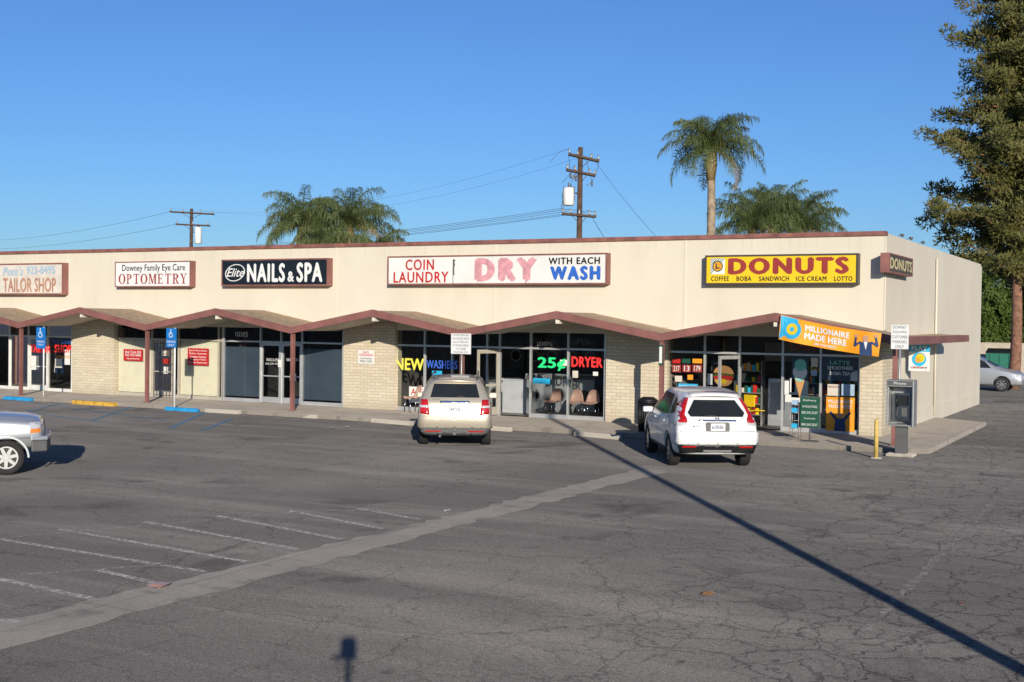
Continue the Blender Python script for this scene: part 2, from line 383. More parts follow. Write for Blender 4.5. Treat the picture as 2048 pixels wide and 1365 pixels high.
strip(lp,rp,.004,'swale',"concrete_gutter",.045)
def line(p,q,wd,z,mat,name="parking_line"):
    d=(q-p); d.z=0; d.normalize(); n=V((-d.y,d.x,0))*wd/2; b=B()
    b.quad([(a.x,a.y,z) for a in (p+n,p-n,q-n,q+n)]); o=b.obj(name,[mat]); o["kind"]="structure"
for a,c in [((-60,1147),(190,1200)),((-60,1070),(410,1145)),((120,1060),(495,1125)),((290,1045),(595,1100)),((435,1033),(685,1080)),((580,1023),(765,1059)),((715,1018),(838,1040)),((190,1140),(322,1170)),((-40,1232),(35,1247))]:
    line(G(*a),G(*c),.11,.008,'white_line')
for a,c in [((30,1152),(335,1130)),((0,1078),(640,1022)),((1500,905),(1610,945)),((1600,945),(1740,930)),((830,1040),(950,1052)),((1345,944),(1700,925)),((310,1170),(420,1195)),((640,1022),(905,1024))]:
    line(G(*a),G(*c),.08,.008,'faint_line')
for a,c in [((130,805),(50,826)),((270,812),(185,842)),((412,825),(340,857)),((466,838),(402,862)),((0,799),(335,842)),((60,826),(200,845))]:
    line(G(*a),G(*c),.14,.008,'blue_line')
# pale worn seam on the drive lane
sm=[G(1620,1400),G(1700,1290),G(1860,1130),G(1960,1030),G(2060,925)]
strip([p-V((.05,0,0)) for p in sm],[p+V((.05,0,0)) for p in sm],.005,'seam',"asphalt_seam",.02,.15)
# sidewalk
b=B()
outl=[(-46,0.1),(-46,-3.1),(1.2,-3.1),(1.6,-2.7),(1.6,7.2),(0.0,8.2),(0,0.1)]
b.prism([(x,y,0) for x,y in outl],(0,0,.12)); o=b.obj("sidewalk",['sidewalk'],bevel=.02); o["kind"]="structure"
b=B(); b.prism([(x,y,-.0) for x,y in [(-22,-3.11),(-22,-3.24),(1.25,-3.24),(1.74,-2.75),(1.74,7.2),(1.61,7.2),(1.61,-2.70),(1.2,-3.11)]],(0,0,.125)); o=b.obj("kerb",['kerb'],bevel=.015); o["kind"]="structure"
p=G(180,806); q=G(277,810)
b=B(); b.box(p.x,q.x,-3.26,-3.102,0,.13); o=b.obj("kerb",['yellow_paint']); o["kind"]="structure"
# wheel stops
for i,(a,c,m,lb) in enumerate([((8,799),(66,803),'blue_paint',0),((332,821),(396,825),'blue_paint',0),((412,825),(480,829),'stop',1),((568,833),(636,838),'stop',1),((745,845),(824,852),'stop',1),((958,859),(1022,864),'stop',1),((1150,872),(1240,880),'stop',1)]):
    p=G(*a); q=G(*c); ln=(q-p).length; b=B()
    pr=[(-ln/2,-.085,0),(-ln/2,-.05,.12),(-ln/2,.05,.12),(-ln/2,.085,0)]
    b.prism(pr,(ln,0,0)); o=b.obj("wheel_stop",[m],bevel=.015); o.location=(p+q)/2; o.rotation_euler=(0,0,math.atan2(q.y-p.y,q.x-p.x))
    tag(o,("blue painted wheel stop at the accessible bay","pale worn concrete wheel stop on the asphalt")[lb],"wheel stop","wheel stops along the parking bays")
# ------------------------------------------------------------------ building
bld=thing("shopping_strip_building","single storey cream shopping strip building with folded maroon canopy","building")
b=B(); b.box(-46,0,0,.25,2.75,5.52)
for px in (135,385,672,990,1370): 
    x=FY(px,560).x; b.box(x-.03,x+.03,-.015,0.002,2.8,5.52)
b.box(-46,-45.7,.25,18.6,0,5.52); b.box(-45.7,0,18.35,18.6,0,5.52); b.box(-.25,0,.25,18.35,2.7,5.60); b.box(-.25,0,2.1,18.35,0,2.7)
b.box(-.002,.02,.15,.22,2.9,5.60)
b.obj("wall",['stucco'],bld)
b=B(); b.box(-46,.03,-.06,.30,5.52,5.64); b.obj("parapet_coping",['coping'],bld)
b=B(); b.box(-45.7,-.25,.25,18.35,5.0,5.1); b.obj("roof",['gravel'],bld)
b=B(); b.box(-.0+.003,.03,2.15,18.3,.12,.5); b.obj("wall_base",['stucco'],bld)
g=B(); y=FX(1870,560,0).y; g.tube([(.06,y,5.3),(.06,y,.2)],.03,8); g.obj("downpipe",['stucco'],bld)
# brick piers
PX=[]
for a,c in ((145,228),(687,790),(1212,1335),(1720,1767)):
    x0=FY(a,740,-.05).x; x1=FY(c,740,-.05).x; 
    if c==1767: x1=.02
    PX.append((x0,x1)); b=B(); b.box(x0,x1,-.06,.35,.12,2.98)
    if c==1767: b.box(-.3,.02,.352,2.1,.12,2.75)
    b.obj("brick_pier",['brick'],bld)
# canopy
can=B(); pitch_c=6.33; D=-2.45
xs=[]; x=.94-pitch_c*8
zs=[]; i=0
while x<1.0: xs.append(x); zs.append(2.82 if i%2==0 else 3.40); x+=pitch_c/2; i+=1
for i in range(len(xs)-1):
    x0,x1,z0,z1=xs[i],xs[i+1],zs[i]-.03,zs[i+1]-.03
    can.quad([(x0,D,z0),(x1,D,z1),(x1,0,z1),(x0,0,z0)],0)
    can.quad([(x0,D,z0-.10),(x1,D,z1-.10),(x1,0,z1-.10),(x0,0,z0-.10)],1)
can.quad([(0.0,0,2.80),(.94,0,2.79),(.94,8.4,2.79),(0,8.4,2.86)],0)
can.quad([(0.02,0,2.69),(.94,0,2.69),(.94,8.4,2.69),(0.02,8.4,2.69)],1)
canopy=can.obj("canopy",['gravel','soffit'],bld,norm=False)
b=B()
for i in range(len(xs)-1):
    x0,x1,z0,z1=xs[i],xs[i+1],zs[i],zs[i+1]
    b.prism([(x0,D,z0-.215),(x1,D,z1-.215),(x1,D,z1),(x0,D,z0)],(0,-.06,0))
b.box(.94,1.0,D-.06,8.46,2.615,2.83); b.box(0.05,.94,8.4,8.46,2.62,2.83)
b.obj("fascia",['maroon'],canopy)
for i in range(len(xs)):
    if i%2==1: b=B(); b.box(xs[i]-.06,xs[i]+.06,D+.02,-.01,zs[i]-.36,zs[i]-.15); b.obj("beam",['soffit'],canopy)
for i in range(0,len(xs),2):
    if xs[i]<-38: continue
    xx=xs[i] if xs[i]<0 else .80
    b=B(); b.box(xx-.055,xx+.055,D+.02,D+.13,.12,2.66); b.box(xx-.09,xx+.09,D-.02,D+.17,.12,.14)
    b.obj("post",['maroon'],canopy)
for (x0,x1) in ((-14.6,-12.4),(-8.4,-6.2),(-1.9,.2)):
    b=B(); b.box(x0+1.6,x0+1.72,-2.0,-.6,2.80,2.86); b.obj("strip_light",['white'],canopy)
# shopfronts
YG=.12
def shopfront(px,kinds,frame_m,glass_m,door_px=(),low=True,ztr=2.26,room='room',xl=None):
    xx=[FY(p,740,YG).x for p in px]
    if xl is not None: xx[0]=xl
    sf=B()
    top=2.97
    for x in xx: sf.box(x-.03,x+.03,YG-.05,YG+.05,.12,top)
    for i in range(len(xx)-1):
        a,c=xx[i]+.03,xx[i+1]-.03
        sf.box(a,c,YG-.045,YG+.045,ztr-.03,ztr+.03); sf.box(a,c,YG-.045,YG+.045,top-.06,top)
        if kinds[i] not in 'do': sf.box(a,c,YG-.045,YG+.045,.12,.24)
    fr=sf.obj("shopfront",[frame_m],bld)
    for i in range(len(xx)-1):
        a,c=xx[i]+.03,xx[i+1]-.03; k=kinds[i]
        g=B(); g.quad([(a,YG,ztr+.03),(c,YG,ztr+.03),(c,YG,top-.06),(a,YG,top-.06)])
        if k in 'gbf': g.quad([(a,YG,.24),(c,YG,.24),(c,YG,ztr-.03),(a,YG,ztr-.03)])
        g.obj("window",['glass_clear' if k=='b' else glass_m],fr)
        if k=='b':
            g=B(); n=int((c-a)/.09)
            for j in range(n):
                u=a+(c-a)*j/n; v2=a+(c-a)*(j+1)/n
                g.quad([(u,YG+.055,.25),(v2,YG+.075,.25),(v2,YG+.075,ztr-.03),(u,YG+.055,ztr-.03)])
            g.obj("blind",['blind'],fr,norm=False)
        if k=='f':
            g=B(); g.quad([(a,YG+.05,.30),(c,YG+.05,.30),(c,YG+.05,ztr-.20),(a,YG+.05,ztr-.20)]); g.obj("window_film",['bluefilm'],fr)
        if k=='d':
            g=B()
            g.box(a,a+.07,YG-.03,YG+.03,.13,ztr-.035); g.box(c-.07,c,YG-.03,YG+.03,.13,ztr-.035)
            g.box(a+.07,c-.07,YG-.03,YG+.03,.13,.33); g.box(a+.07,c-.07,YG-.03,YG+.03,ztr-.13,ztr-.035)
            g.quad([(a+.07,YG,.33),(c-.07,YG,.33),(c-.07,YG,ztr-.13),(a+.07,YG,ztr-.13)],1)
            g.box(a+.08,c-.08,YG-.08,YG-.06,1.05,1.09,0)
            g.obj("door",[frame_m,glass_m],fr)
    # room behind
    x0,x1=xx[0]-.6,xx[-1]+.6; r=B()
    r.quad([(x0,.3,.13),(x1,.3,.13),(x1,7,.13),(x0,7,.13)],1)
    r.quad([(x0,7,.13),(x1,7,.13),(x1,7,3.0),(x0,7,3.0)],0); r.quad([(x0,.3,.13),(x0,7,.13),(x0,7,3),(x0,.3,3)],0)
    r.quad([(x1,.3,.13),(x1,7,.13),(x1,7,3),(x1,.3,3)],0); r.quad([(x0,.3,3),(x1,.3,3),(x1,7,3),(x0,7,3)],0)
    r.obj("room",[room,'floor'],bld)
    return fr,xx
f1,x1=shopfront([-60,-20,20,58,97,145],"bggdg",'whiteframe','glass',xl=-46)
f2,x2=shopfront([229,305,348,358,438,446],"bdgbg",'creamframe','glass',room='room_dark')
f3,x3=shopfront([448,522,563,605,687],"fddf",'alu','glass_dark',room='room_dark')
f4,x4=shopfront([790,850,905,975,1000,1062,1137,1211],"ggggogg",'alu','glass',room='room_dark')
f5,x5=shopfront([1336,1410,1480,1566,1642,1720],"ggogg",'alu','glass',room='room')
# security gate on optometry door
b=B(); a=FY(308,740,.05).x; c=FY(346,740,.05).x
for j in range(7):
    x=a+(c-a)*j/6; b.box(x-.005,x+.005,.03,.05,.15,2.2)
for j in range(6): 
    z=.2+j*.38; b.box(a,c,.032,.048,z,z+.010)
b.obj("security_gate",['darkframe'],f2)
# open doors
b=B(); hx=FY(1000,740,YG).x; 
b.box(-.03,.03,-.95,-.88,.15,2.2); b.box(-.03,.03,-.07,0,.15,2.2); b.box(-.03,.03,-.88,-.07,.15,.40); b.box(-.03,.03,-.88,-.07,2.08,2.2); b.box(-.03,.03,-.88,-.07,1.05,1.12)
b.quad([(0,-.88,.4),(0,-.07,.4),(0,-.07,2.08),(0,-.88,2.08)],1)
o=b.obj("door",['creamframe','glass_clear'],f4); o.location=(hx-.04,.05,0); o.rotation_euler=(0,0,math.radians(-12))
b=B(); hx=FY(1482,740,YG).x
b.box(-.03,.03,-.95,-.88,.15,2.2); b.box(-.03,.03,-.07,0,.15,2.2); b.box(-.03,.03,-.88,-.07,.15,.30); b.box(-.03,.03,-.88,-.07,2.10,2.2); b.box(-.04,.04,-.88,-.07,1.05,1.09)
b.quad([(0,-.88,.3),(0,-.07,.3),(0,-.07,2.1),(0,-.88,2.1)],1)
o=b.obj("door",['alu','glass'],f5); o.location=(hx,.05,0); o.rotation_euler=(0,0,math.radians(-20))
def lettersign(t,r,m,label,y,b_=.03,name="window_lettering_sign",cat="sign"):
    p=FY((r[0]+r[2])/2,r[3],y); e=thing(name,label,cat,(p.x,y,p.z)); txt(t,*r,y,m,e,b_); return e
lettersign("10305",(471,664,496,674),'white',"white street number on the dark glass transom",YG-.06,.01,"house_number","house number")
lettersign("10303",(316,686,338,694),'white',"white street number on the dark glass door",YG-.06,.01,"house_number","house number")
lettersign("10307½",(1075,684,1104,693),'white',"white street number on the laundry transom",YG-.06,.01,"house_number","house number")
# ------------------------------------------------------------------ big fascia signs
def board(x0,yt0,yb0,x1,yt1,yb1,face,frame,label,depth=.22,fw=.06):
    P=-(.05+depth)
    a=FY(x0,(yt0+yb0)/2,P).x; c=FY(x1,(yt1+yb1)/2,P).x
    zt=(FY(x0,yt0,P).z+FY(x1,yt1,P).z)/2; zb=(FY(x0,yb0,P).z+FY(x1,yb1,P).z)/2
    e=thing("shop_sign",label,"sign",((a+c)/2,0,zb))
    h=(c-a)/2; H=zt-zb
    g=B(); g.box(-h,h,P+.02,-.002,0,H); g.box(-h,h,P-.01,P+.02,0,fw); g.box(-h,h,P-.01,P+.02,H-fw,H); g.box(-h,-h+fw,P-.01,P+.02,fw,H-fw); g.box(h-fw,h,P-.01,P+.02,fw,H-fw)
    g.obj("frame",[frame],e)
    g=B(); g.box(-h+fw,h-fw,P,P+.018,fw,H-fw); g.obj("sign_face",[face],e)
    return e,P-.006
s,P=board(-14,526,590,126,528,590,'cream','maroon',"faded cream tailor shop sign with tan lettering")
txt("Pete's",5,534,47,552,P,'paleblue',s,.03,shear=.3); txt("923-8495",53,532,110,549,P,'paleblue',s,.04); txt("TAILOR SHOP",6,556,112,585,P,'tan_letter',s,.04)
s,P=board(230,524,574,381,522,575,'white','maroon',"white optometry sign with dark red lettering",fw=.04)
txt("Downey Family Eye Care",244,529,370,546,P,'black',s,.012)
a=FY(237,568,P); c=FY(374,567,P); t=FY(305,548,P); u=FY(305,568,P)
serif_word("OPTOMETRY",(a.x-s.location.x,P,u.z-s.location.z),c.x-a.x,t.z-u.z,'dkred',s)
s,P=board(443,520,572,656,516,573,'blackface','maroon',"black nail salon sign with bold white lettering",fw=.05)
txt("NAILS",494,527,570,565,P,'white',s,.05,space=1.1); txt("&",575,543,588,564,P,'white',s,.04); txt("SPA",593,525,645,565,P,'white',s,.05,space=1.1)
txt("Elite",453,537,488,554,P-.002,'white',s,.015,shear=.4)
cx=FY(470,546,P); g=B(); n=40
for k in range(n):
    t0,t1=2*math.pi*k/n,2*math.pi*(k+1)/n
    f=lambda t,r:(cx.x-s.location.x+math.cos(t)*.44*r,P,cx.z-s.location.z+math.sin(t)*.29*r+math.cos(t)*.05)
    g.quad([f(t0,.93),f(t1,.93),f(t1,1.03),f(t0,1.03)])
g.obj("oval_ring",['white'],s,norm=False)
s,P=board(775,513,570,1214,506,570,'offwhite','maroon',"long white coin laundry sign, cracked and sun faded",fw=.05)
txt("COIN",811,519,868,541,P,'red',s,.025,space=1.1); txt("LAUNDRY",787,544,897,566,P,'red',s,.025,space=1.1)
txt("DRY",949,516,1074,563,P,'pink',s,.10,space=1.25); txt("WITH EACH",1097,515,1200,529,P,'black',s,.04,space=1.1); txt("WASH",1100,532,1201,561,P,'blue',s,.08,space=1.2)
for px in (906,1052):
    a=FY(px,540,P); g=B()
    g.box(a.x-s.location.x-.012,a.x-s.location.x+.012,P+.001,P+.003,.05,.78 if px<1000 else .4)
    g.obj("panel_seam",['dkgrey'],s)
a=FY(908,523,P); g=B(); x=a.x-s.location.x; z=a.z-s.location.z
g.bm.faces.new([g.bm.verts.new((x+dx,P+.0005,z+dz)) for dx,dz in ((-.05,.04),(-.02,.0),(-.04,-.12),(-.02,-.18),(-.03,-.42),(.02,-.46),(.01,-.2),(.04,-.12),(.02,-.02),(.05,.03),(0,.08))])
g.obj("broken_panel_hole",['dkgrey'],s,norm=False)
s,P=board(1410,510,571,1716,508,568,'yellow','darkframe',"yellow donut shop sign with dark red lettering",fw=.05)
txt("DONUTS",1456,515,1698,549,P,'dkred',s,.07,space=1.15)
for t,a,c in (("COFFEE",1422,1458),("BOBA",1473,1503),("SANDWICH",1518,1578),("ICE CREAM",1592,1653),("LOTTO",1668,1705)):
    txt(t,a,553,c,562.5,P,'black',s,.03,space=1.1)
a=FY(1421,549,P); c=FY(1450,517,P); g=B(); ox,oz=s.location.x,s.location.z
X0,X1,Z0,Z1=a.x-ox,c.x-ox,a.z-oz,c.z-oz; cxx,czz=(X0+X1)/2,(Z0+Z1)/2
g.quad([(X0,P,Z0),(X1,P,Z0),(X1,P,Z1),(X0,P,Z1)],1)
for k in range(6):
    u=k/6; g.quad([(X0,P-.002,Z0+(Z1-Z0)*u),(X0+(X1-X0)*(1-u),P-.002,Z1),(X0+(X1-X0)*(1-u)-.03,P-.002,Z1),(X0,P-.002,Z0+(Z1-Z0)*u+.03)],0)
g.disc((cxx,P-.004,czz),(0,-1,0),.155,24,0); g.disc((cxx,P-.006,czz),(0,-1,0),.125,24,2)
g.box(cxx-.06,cxx-.02,P-.010,P-.008,czz-.07,czz+.08,0); g.box(cxx-.06,cxx+.06,P-.010,P-.008,czz-.07,czz-.03,0)
g.obj("emblem",['green','white','orange'],s,norm=False)
# side sign
ya=FX(1779,530,.24).y; yb=FX(1826,530,.24).y; zt=FX(1800,511,.24).z; zb=FX(1800,549,.24).z
s=thing("shop_sign","dark brown donut sign with dull yellow letters on the side wall","sign",(0,(ya+yb)/2,zb)); h=(yb-ya)/2; H=zt-zb
g=B(); g.box(.002,.21,-h,h,0,H); g.box(.21,.24,-h,h,0,.04); g.box(.21,.24,-h,h,H-.04,H); g.box(.21,.24,-h,-h+.06,.04,H-.04); g.box(.21,.24,h-.06,h,.04,H-.04); g.obj("frame",['maroon'],s)
g=B(); g.box(.211,.228,-h+.06,h-.06,.04,H-.04); g.obj("sign_face",['brownface'],s)
text_mesh("DONUTS",(.232,-h+.12,H*.2),(0,1,0),(0,0,1),2*h-.24,H*.6,'dullyellow',s,.05)
# flood lights on the side parapet
for i,px in enumerate((1804,1822,1846)):
    p=FX(px,478+i*6,0); y=p.y
    o=B(); o.tube([(0,0,0),(0,0,.07),(.07,0,.10)],.012,8); o.tube([(.05,0,.10),(.14,0,.07)],[.03,.055],12,1); o.box(-.04,.04,-.04,.04,-.0,.03)
    ob=o.obj("flood_light",['grey','dkgrey']); ob.location=(-.1,y,5.60); tag(ob,"small grey flood light on the side parapet","flood light","flood lights on the parapet")
# ------------------------------------------------------------------ window signs
def winsign(x0,y0,x1,y1,face,lines,label,plane=YG-.055,name="window_sign",cat="sign"):
    a=FY(x0,(y0+y1)/2,plane); c=FY(x1,(y0+y1)/2,plane); cx=(x0+x1)/2; zt=FY(cx,y0,plane).z; zb=FY(cx,y1,plane).z
    e=thing(name,label,cat,((a.x+c.x)/2,plane,zb)); h=(c.x-a.x)/2
    g=B(); g.box(-h,h,0,.006,0,zt-zb); g.obj("sign_face",[face],e)
    for (t,lx0,ly0,lx1,ly1,m) in lines: txt(t,lx0,ly0,lx1,ly1,plane-.004,m,e,.02)
    return e
winsign(247,699,285,722,'red',[("Ank Trinh OD",250,702,282,707,'white'),("562 923-5085",250,708,282,713,'white'),("Optometrist",253,716,279,720,'white')],"small red optometrist sign taped to the blinds")
winsign(375,697,417,731,'red',[("Eye & Vision Exams",378,700,414,704,'white'),("Children Optometry",378,706,414,710,'white'),("Contact Lenses",380,712,412,716,'white'),("Computer Vision",380,718,412,722,'white'),("Dry Eye Evaluations",378,724,414,728,'white')],"red list sign of eye care services on the blinds")
winsign(716,701,748,728,'white',[("NO",726,703,738,707,'red'),("TRESPASSING",718,708,746,713,'red'),("CALIFORNIA",720,716,744,719,'black'),("PENAL CODE",720,721,744,725,'black')],"white no trespassing notice on the brick pier",plane=-.07)
winsign(818,774,848,806,'offwhite',[("AFE",822,778,845,790,'red')],"white poster with red lettering in the laundry window")
# lottery jackpot display: drink pictures above dark boards with red numerals
for i,(a,c,m) in enumerate(((1345,1361,'red'),(1364,1381,'green'),(1385,1404,'orange'))): winsign(a,718,c,727,m,[],"small coloured game panel in the lottery display")
for t,a,c in (("217",1344,1362),("13",1365,1382),("179",1385,1404)):
    winsign(a,730,c,745,'dkred',[(t,a+3,732,c-3,743,'offwhite')],"dark red jackpot panel in the donut shop window")
winsign(1643,715,1717,762,'darkposter',[("LATTE",1660,722,1700,730,'mint'),("SMOOTHIES",1655,733,1706,740,'white'),("BOBA TEA",1660,744,1700,751,'white')],"dark menu poster in the donut shop window")
winsign(1655,769,1680,792,'cream',[("BREAKFAST",1657,772,1678,776,'dkred')],"small menu poster in the donut shop window")
winsign(1683,769,1709,792,'paleblue',[],"small pale poster in the donut shop window")
e=winsign(1652,795,1709,863,'orange',[("MILLIONAIRE",1656,800,1705,807,'white'),("MADE HERE",1658,810,1703,817,'white')],"orange lottery poster in the donut shop window")
g=B(); c=FY(1680,848,YG-.062); x,z=c.x-e.location.x,c.z-e.location.z
g.prism([(x-.16,-.007,z-.2),(x+.16,-.007,z-.2),(x+.13,-.007,z+.15),(x-.13,-.007,z+.15)],(0,-.002,0),0); g.disc((x,-.010,z+.24),(0,-1,0),.07,16,1)
for sx in (-1,1): g.prism([(x+sx*.11,-.0095,z+.05),(x+sx*.3,-.0095,z+.3),(x+sx*.25,-.0095,z+.34),(x+sx*.08,-.0095,z+.15)],(0,-.002,0),0)
g.obj("printed_figure",['navy','skin'],e)
# ice cream print
e=winsign(1583,716,1617,796,'darkposter',[],"ice cream cone poster in the donut shop window"); 
g=B(); c=FY(1600,745,YG-.062); x,z=c.x-e.location.x,c.z-e.location.z
g.prism([(x-.17,-.006,z-.08),(x,-.006,z-.72),(x+.17,-.006,z-.08)],(0,-.003,0),0)
g.disc((x,-.012,z),(0,-1,0),.20,20,1); g.disc((x+.01,-.014,z+.2),(0,-1,0),.17,20,2); g.disc((x,-.011,z-.1),(0,-1,0),.16,20,2)
g.obj("printed_cone",['cone','white','mint'],e)
# sandwich picture
e=winsign(1424,722,1470,780,'glass',[],"hamburger picture on the donut shop window")
g=B(); c=FY(1447,752,YG-.062); x,z=c.x-e.location.x,c.z-e.location.z
def ell(cx,cz,a,b_,y,m,t0=0,t1=2*math.pi):
    f=g.bm.faces.new([g.bm.verts.new((cx+a*math.cos(t0+(t1-t0)*k/24),y,cz+b_*math.sin(t0+(t1-t0)*k/24))) for k in range(24)]); f.material_index=m
ell(x,z+.05,.30,.24,-.008,0,0,math.pi); ell(x,z,.32,.07,-.010,1); ell(x,z-.06,.30,.07,-.012,2); ell(x,z-.1,.27,.2,-.014,0,math.pi,2*math.pi); ell(x-.05,z-.16,.16,.07,-.016,3)
g.obj("printed_burger",['cone','hedge','red','yellow'],e,norm=False)
for i,(a0,b0,a1,b1,c) in enumerate([(1569,762,1578,790,'white'),(1580,757,1590,785,'white'),(1570,790,1600,805,'offwhite'),(556,720,563,735,'white'),(580,748,592,762,'white'),(1066,757,1100,768,'cyan'),(1120,720,1134,732,'white'),(864,742,884,756,'cyan'),(1415,748,1425,770,'offwhite'),(62,712,72,740,'white'),(128,700,140,730,'white'),(110,718,124,736,'cream'),(1350,752,1364,764,'cream'),(1375,750,1386,760,'orange'),(1145,742,1156,756,'cream'),(1186,744,1196,752,'white'),(1622,716,1636,734,'cream'),(1622,740,1634,752,'paleblue'),(322,700,334,712,'cream'),(324,718,336,728,'red'),(326,734,335,748,'white')]):
    winsign(a0,b0,a1,b1,c,[],"small paper notice taped to shop glass",name="paper_notice",cat="notice")
lettersign("NEW",(790,717,848,741),'n_yellow',"bright yellow NEW lettering sign in laundry window",YG-.06)
lettersign("WASHERS",(853,721,915,738),'n_blue',"blue WASHERS lettering sign in laundry window",YG-.06,.03)
lettersign("25¢",(1075,715,1131,742),'n_green',"bright green price lettering sign in laundry window",YG-.06,.04)
lettersign("DRYER",(1143,714,1205,735),'n_red',"bright red DRYER lettering sign in laundry window",YG-.06,.04)
lettersign("OPEN",(1143,677,1180,690),'dkgrey',"unlit OPEN sign above laundry window",YG-.06,.01)
lettersign("OPEN",(1581,684,1632,702),'dkred',"dull red OPEN sign above donut shop window",YG-.06,.02)
lettersign("TAILOR",(60,690,101,706),'n_red',"red tailor lettering on shop window",YG-.06,.03)
lettersign("SHOP",(109,690,143,706),'n_red',"red shop lettering on shop window",YG-.06,.03)
lettersign("923-8495",(104,679,142,688),'blue',"blue telephone number on shop window",YG-.06,.02)
lettersign("ALTERATIONS",(112,711,140,717),'orange',"orange lettering on shop window",YG-.06,.02)
lettersign("NAILS & SPA",(533,717,558,723),'white',"white salon lettering on glass door",YG-.06,.01)
lettersign("562-299-9592",(531,726,560,730),'white',"white telephone number on glass door",YG-.06,.01)
lettersign("NAILS & SPA",(573,717,598,723),'white',"white salon lettering on glass door",YG-.06,.01)
# ------------------------------------------------------------------ banner
TL,TR,BR,BL=[FY(*p,-2.62) for p in ((1562,630),(1763,667),(1757,714),(1557,679))]
ban=thing("banner","orange lottery banner tied across the canopy fascia","banner",tuple(TL))
g=B(); nx,nz=36,8; vv=[[None]*(nz+1) for _ in range(nx+1)]
def bp(u,v): 
    t=TL.lerp(TR,u); bt=BL.lerp(BR,u); p=t.lerp(bt,v); p.y+= .025*math.sin(u*19+v*2)+.02*math.sin(u*7-v*3); p.z-=.05*math.sin(math.pi*u)*(1-.4*v); return p-TL
for i in range(nx+1):
    for j in range(nz+1): vv[i][j]=g.bm.verts.new(bp(i/nx,j/nz))
for i in range(nx):
    for j in range(nz):
        f=g.bm.faces.new((vv[i][j],vv[i+1][j],vv[i+1][j+1],vv[i][j+1])); f.smooth=True
m,nt_,bs=newmat("banner_print"); tc=N(nt_,"ShaderNodeTexCoord"); gr=mrange(nt_,noise(nt_,tc.outputs["Object"],1.2,2),.3,.7,0,1)
L(nt_,mixc(nt_,gr,(.85,.28,.01),(.90,.42,.02)),bs.inputs["Base Color"]); bs.inputs["Roughness"].default_value=.5; M['banner']=m
g.obj("banner_cloth",['banner'],ban,norm=False)
def cling(o,gap):
    """lay printed matter on the rippled cloth"""
    y0=max(v.co.y for v in o.data.vertices); wx=(TR-TL).x
    for v in o.data.vertices:
        u=min(1,max(0,v.co.x/wx)); zt_=bp(u,0).z; zb_=bp(u,1).z; q=min(1,max(0,(zt_-v.co.z)/(zt_-zb_)))
        v.co.y=bp(u,q).y-gap+(v.co.y-y0)
def bt(s_,u0,u1,v0,v1,mat):
    p=bp(u0,v1); q=bp(u1,v1); h=(bp((u0+u1)/2,v0)-bp((u0+u1)/2,v1)).z
    p.y=0; q.y=0; d_=q-p; cling(text_mesh(s_,p,d_.normalized(),(.02,0,1),d_.length,h,mat,ban,.05),.014)
bt("MILLIONAIRE",.26,.70,.16,.42,'white'); bt("MADE HERE",.26,.68,.48,.76,'white'); bt("ARE YOU NEXT?",.36,.58,.83,.93,'white')
g=B()
for i in range(5):
    u0,u1=i*.035+.004,(i+1)*.035+.004
    g.quad([tuple(bp(u,q)-V((0,.006,0))) for u,q in ((u0,.02),(u1,.02),(u1,.98-(i+1)*.12),(u0,.98-i*.12))])
g.obj("printed_corner",['cyan'],ban,norm=False)
g=B(); c=bp(.13,.5); c.y=0; g.disc((c.x,c.y,c.z),(0,-1,0),.24,26,0); g.disc((c.x,c.y-.004,c.z+.02),(0,-1,0),.15,12,1); g.disc((c.x,c.y-.008,c.z+.02),(0,-1,0),.06,12,0); cling(g.obj("emblem",['cyan','yellow'],ban),.016)
g=B(); c=bp(.87,.62); y=0
g.prism([(c.x-.15,y,c.z-.22),(c.x+.15,y,c.z-.24),(c.x+.15,y,c.z+.06),(c.x+.05,y,c.z+.12),(c.x-.05,y,c.z+.12),(c.x-.15,y,c.z+.07)],(0,-.003,0),0); g.disc((c.x,y-.004,c.z+.19),(0,-1,0),.075,16,1)
g.prism([(c.x-.05,y-.004,c.z+.11),(c.x+.05,y-.004,c.z+.11),(c.x,y-.004,c.z-.1)],(0,-.002,0),2)
for sx in (-1,1):
    g.prism([(c.x+sx*.10,y,c.z+.10),(c.x+sx*.28,y,c.z-.03),(c.x+sx*.31,y,c.z+.03),(c.x+sx*.14,y,c.z+.12)],(0,-.004,0),0)
    g.prism([(c.x+sx*.25,y,c.z-.01),(c.x+sx*.31,y,c.z+.0),(c.x+sx*.27,y,c.z+.22),(c.x+sx*.22,y,c.z+.21)],(0,-.005,0),0); g.disc((c.x+sx*.245,y-.006,c.z+.25),(0,-1,0),.04,12,1)
cling(g.obj("printed_figure",['navy','skin','white'],ban),.014)
# ------------------------------------------------------------------ posts and signs
def wheelchair(g,x,y,z,s,m):
    g.disc((x-.02*s,y,z+.40*s),(0,-1,0),.07*s,12,m)
    g.box(x-.05*s,x+.01*s,y-.001,y,z+.0*s,z+.32*s,m); g.box(x-.0*s,x+.2*s,y-.001,y,z+.0*s,z+.06*s,m); g.box(x+.15*s,x+.21*s,y-.001,y,z-.22*s,z-.0*s,m); g.box(x+.2*s,x+.3*s,y-.001,y,z-.22*s,z-.17*s,m); g.box(x+.0*s,x+.15*s,y-.001,y,z+.15*s,z+.2*s,m)
    n=18
    for k in range(n):
        t0=math.radians(100+k*13.5); t1=math.radians(100+(k+1)*13.5); cx,cz=x,z-.08*s
        g.quad([(cx+math.cos(t)*r*s,y-.0005,cz+math.sin(t)*r*s) for t,r in ((t0,.19),(t1,.19),(t1,.25),(t0,.25))],m)
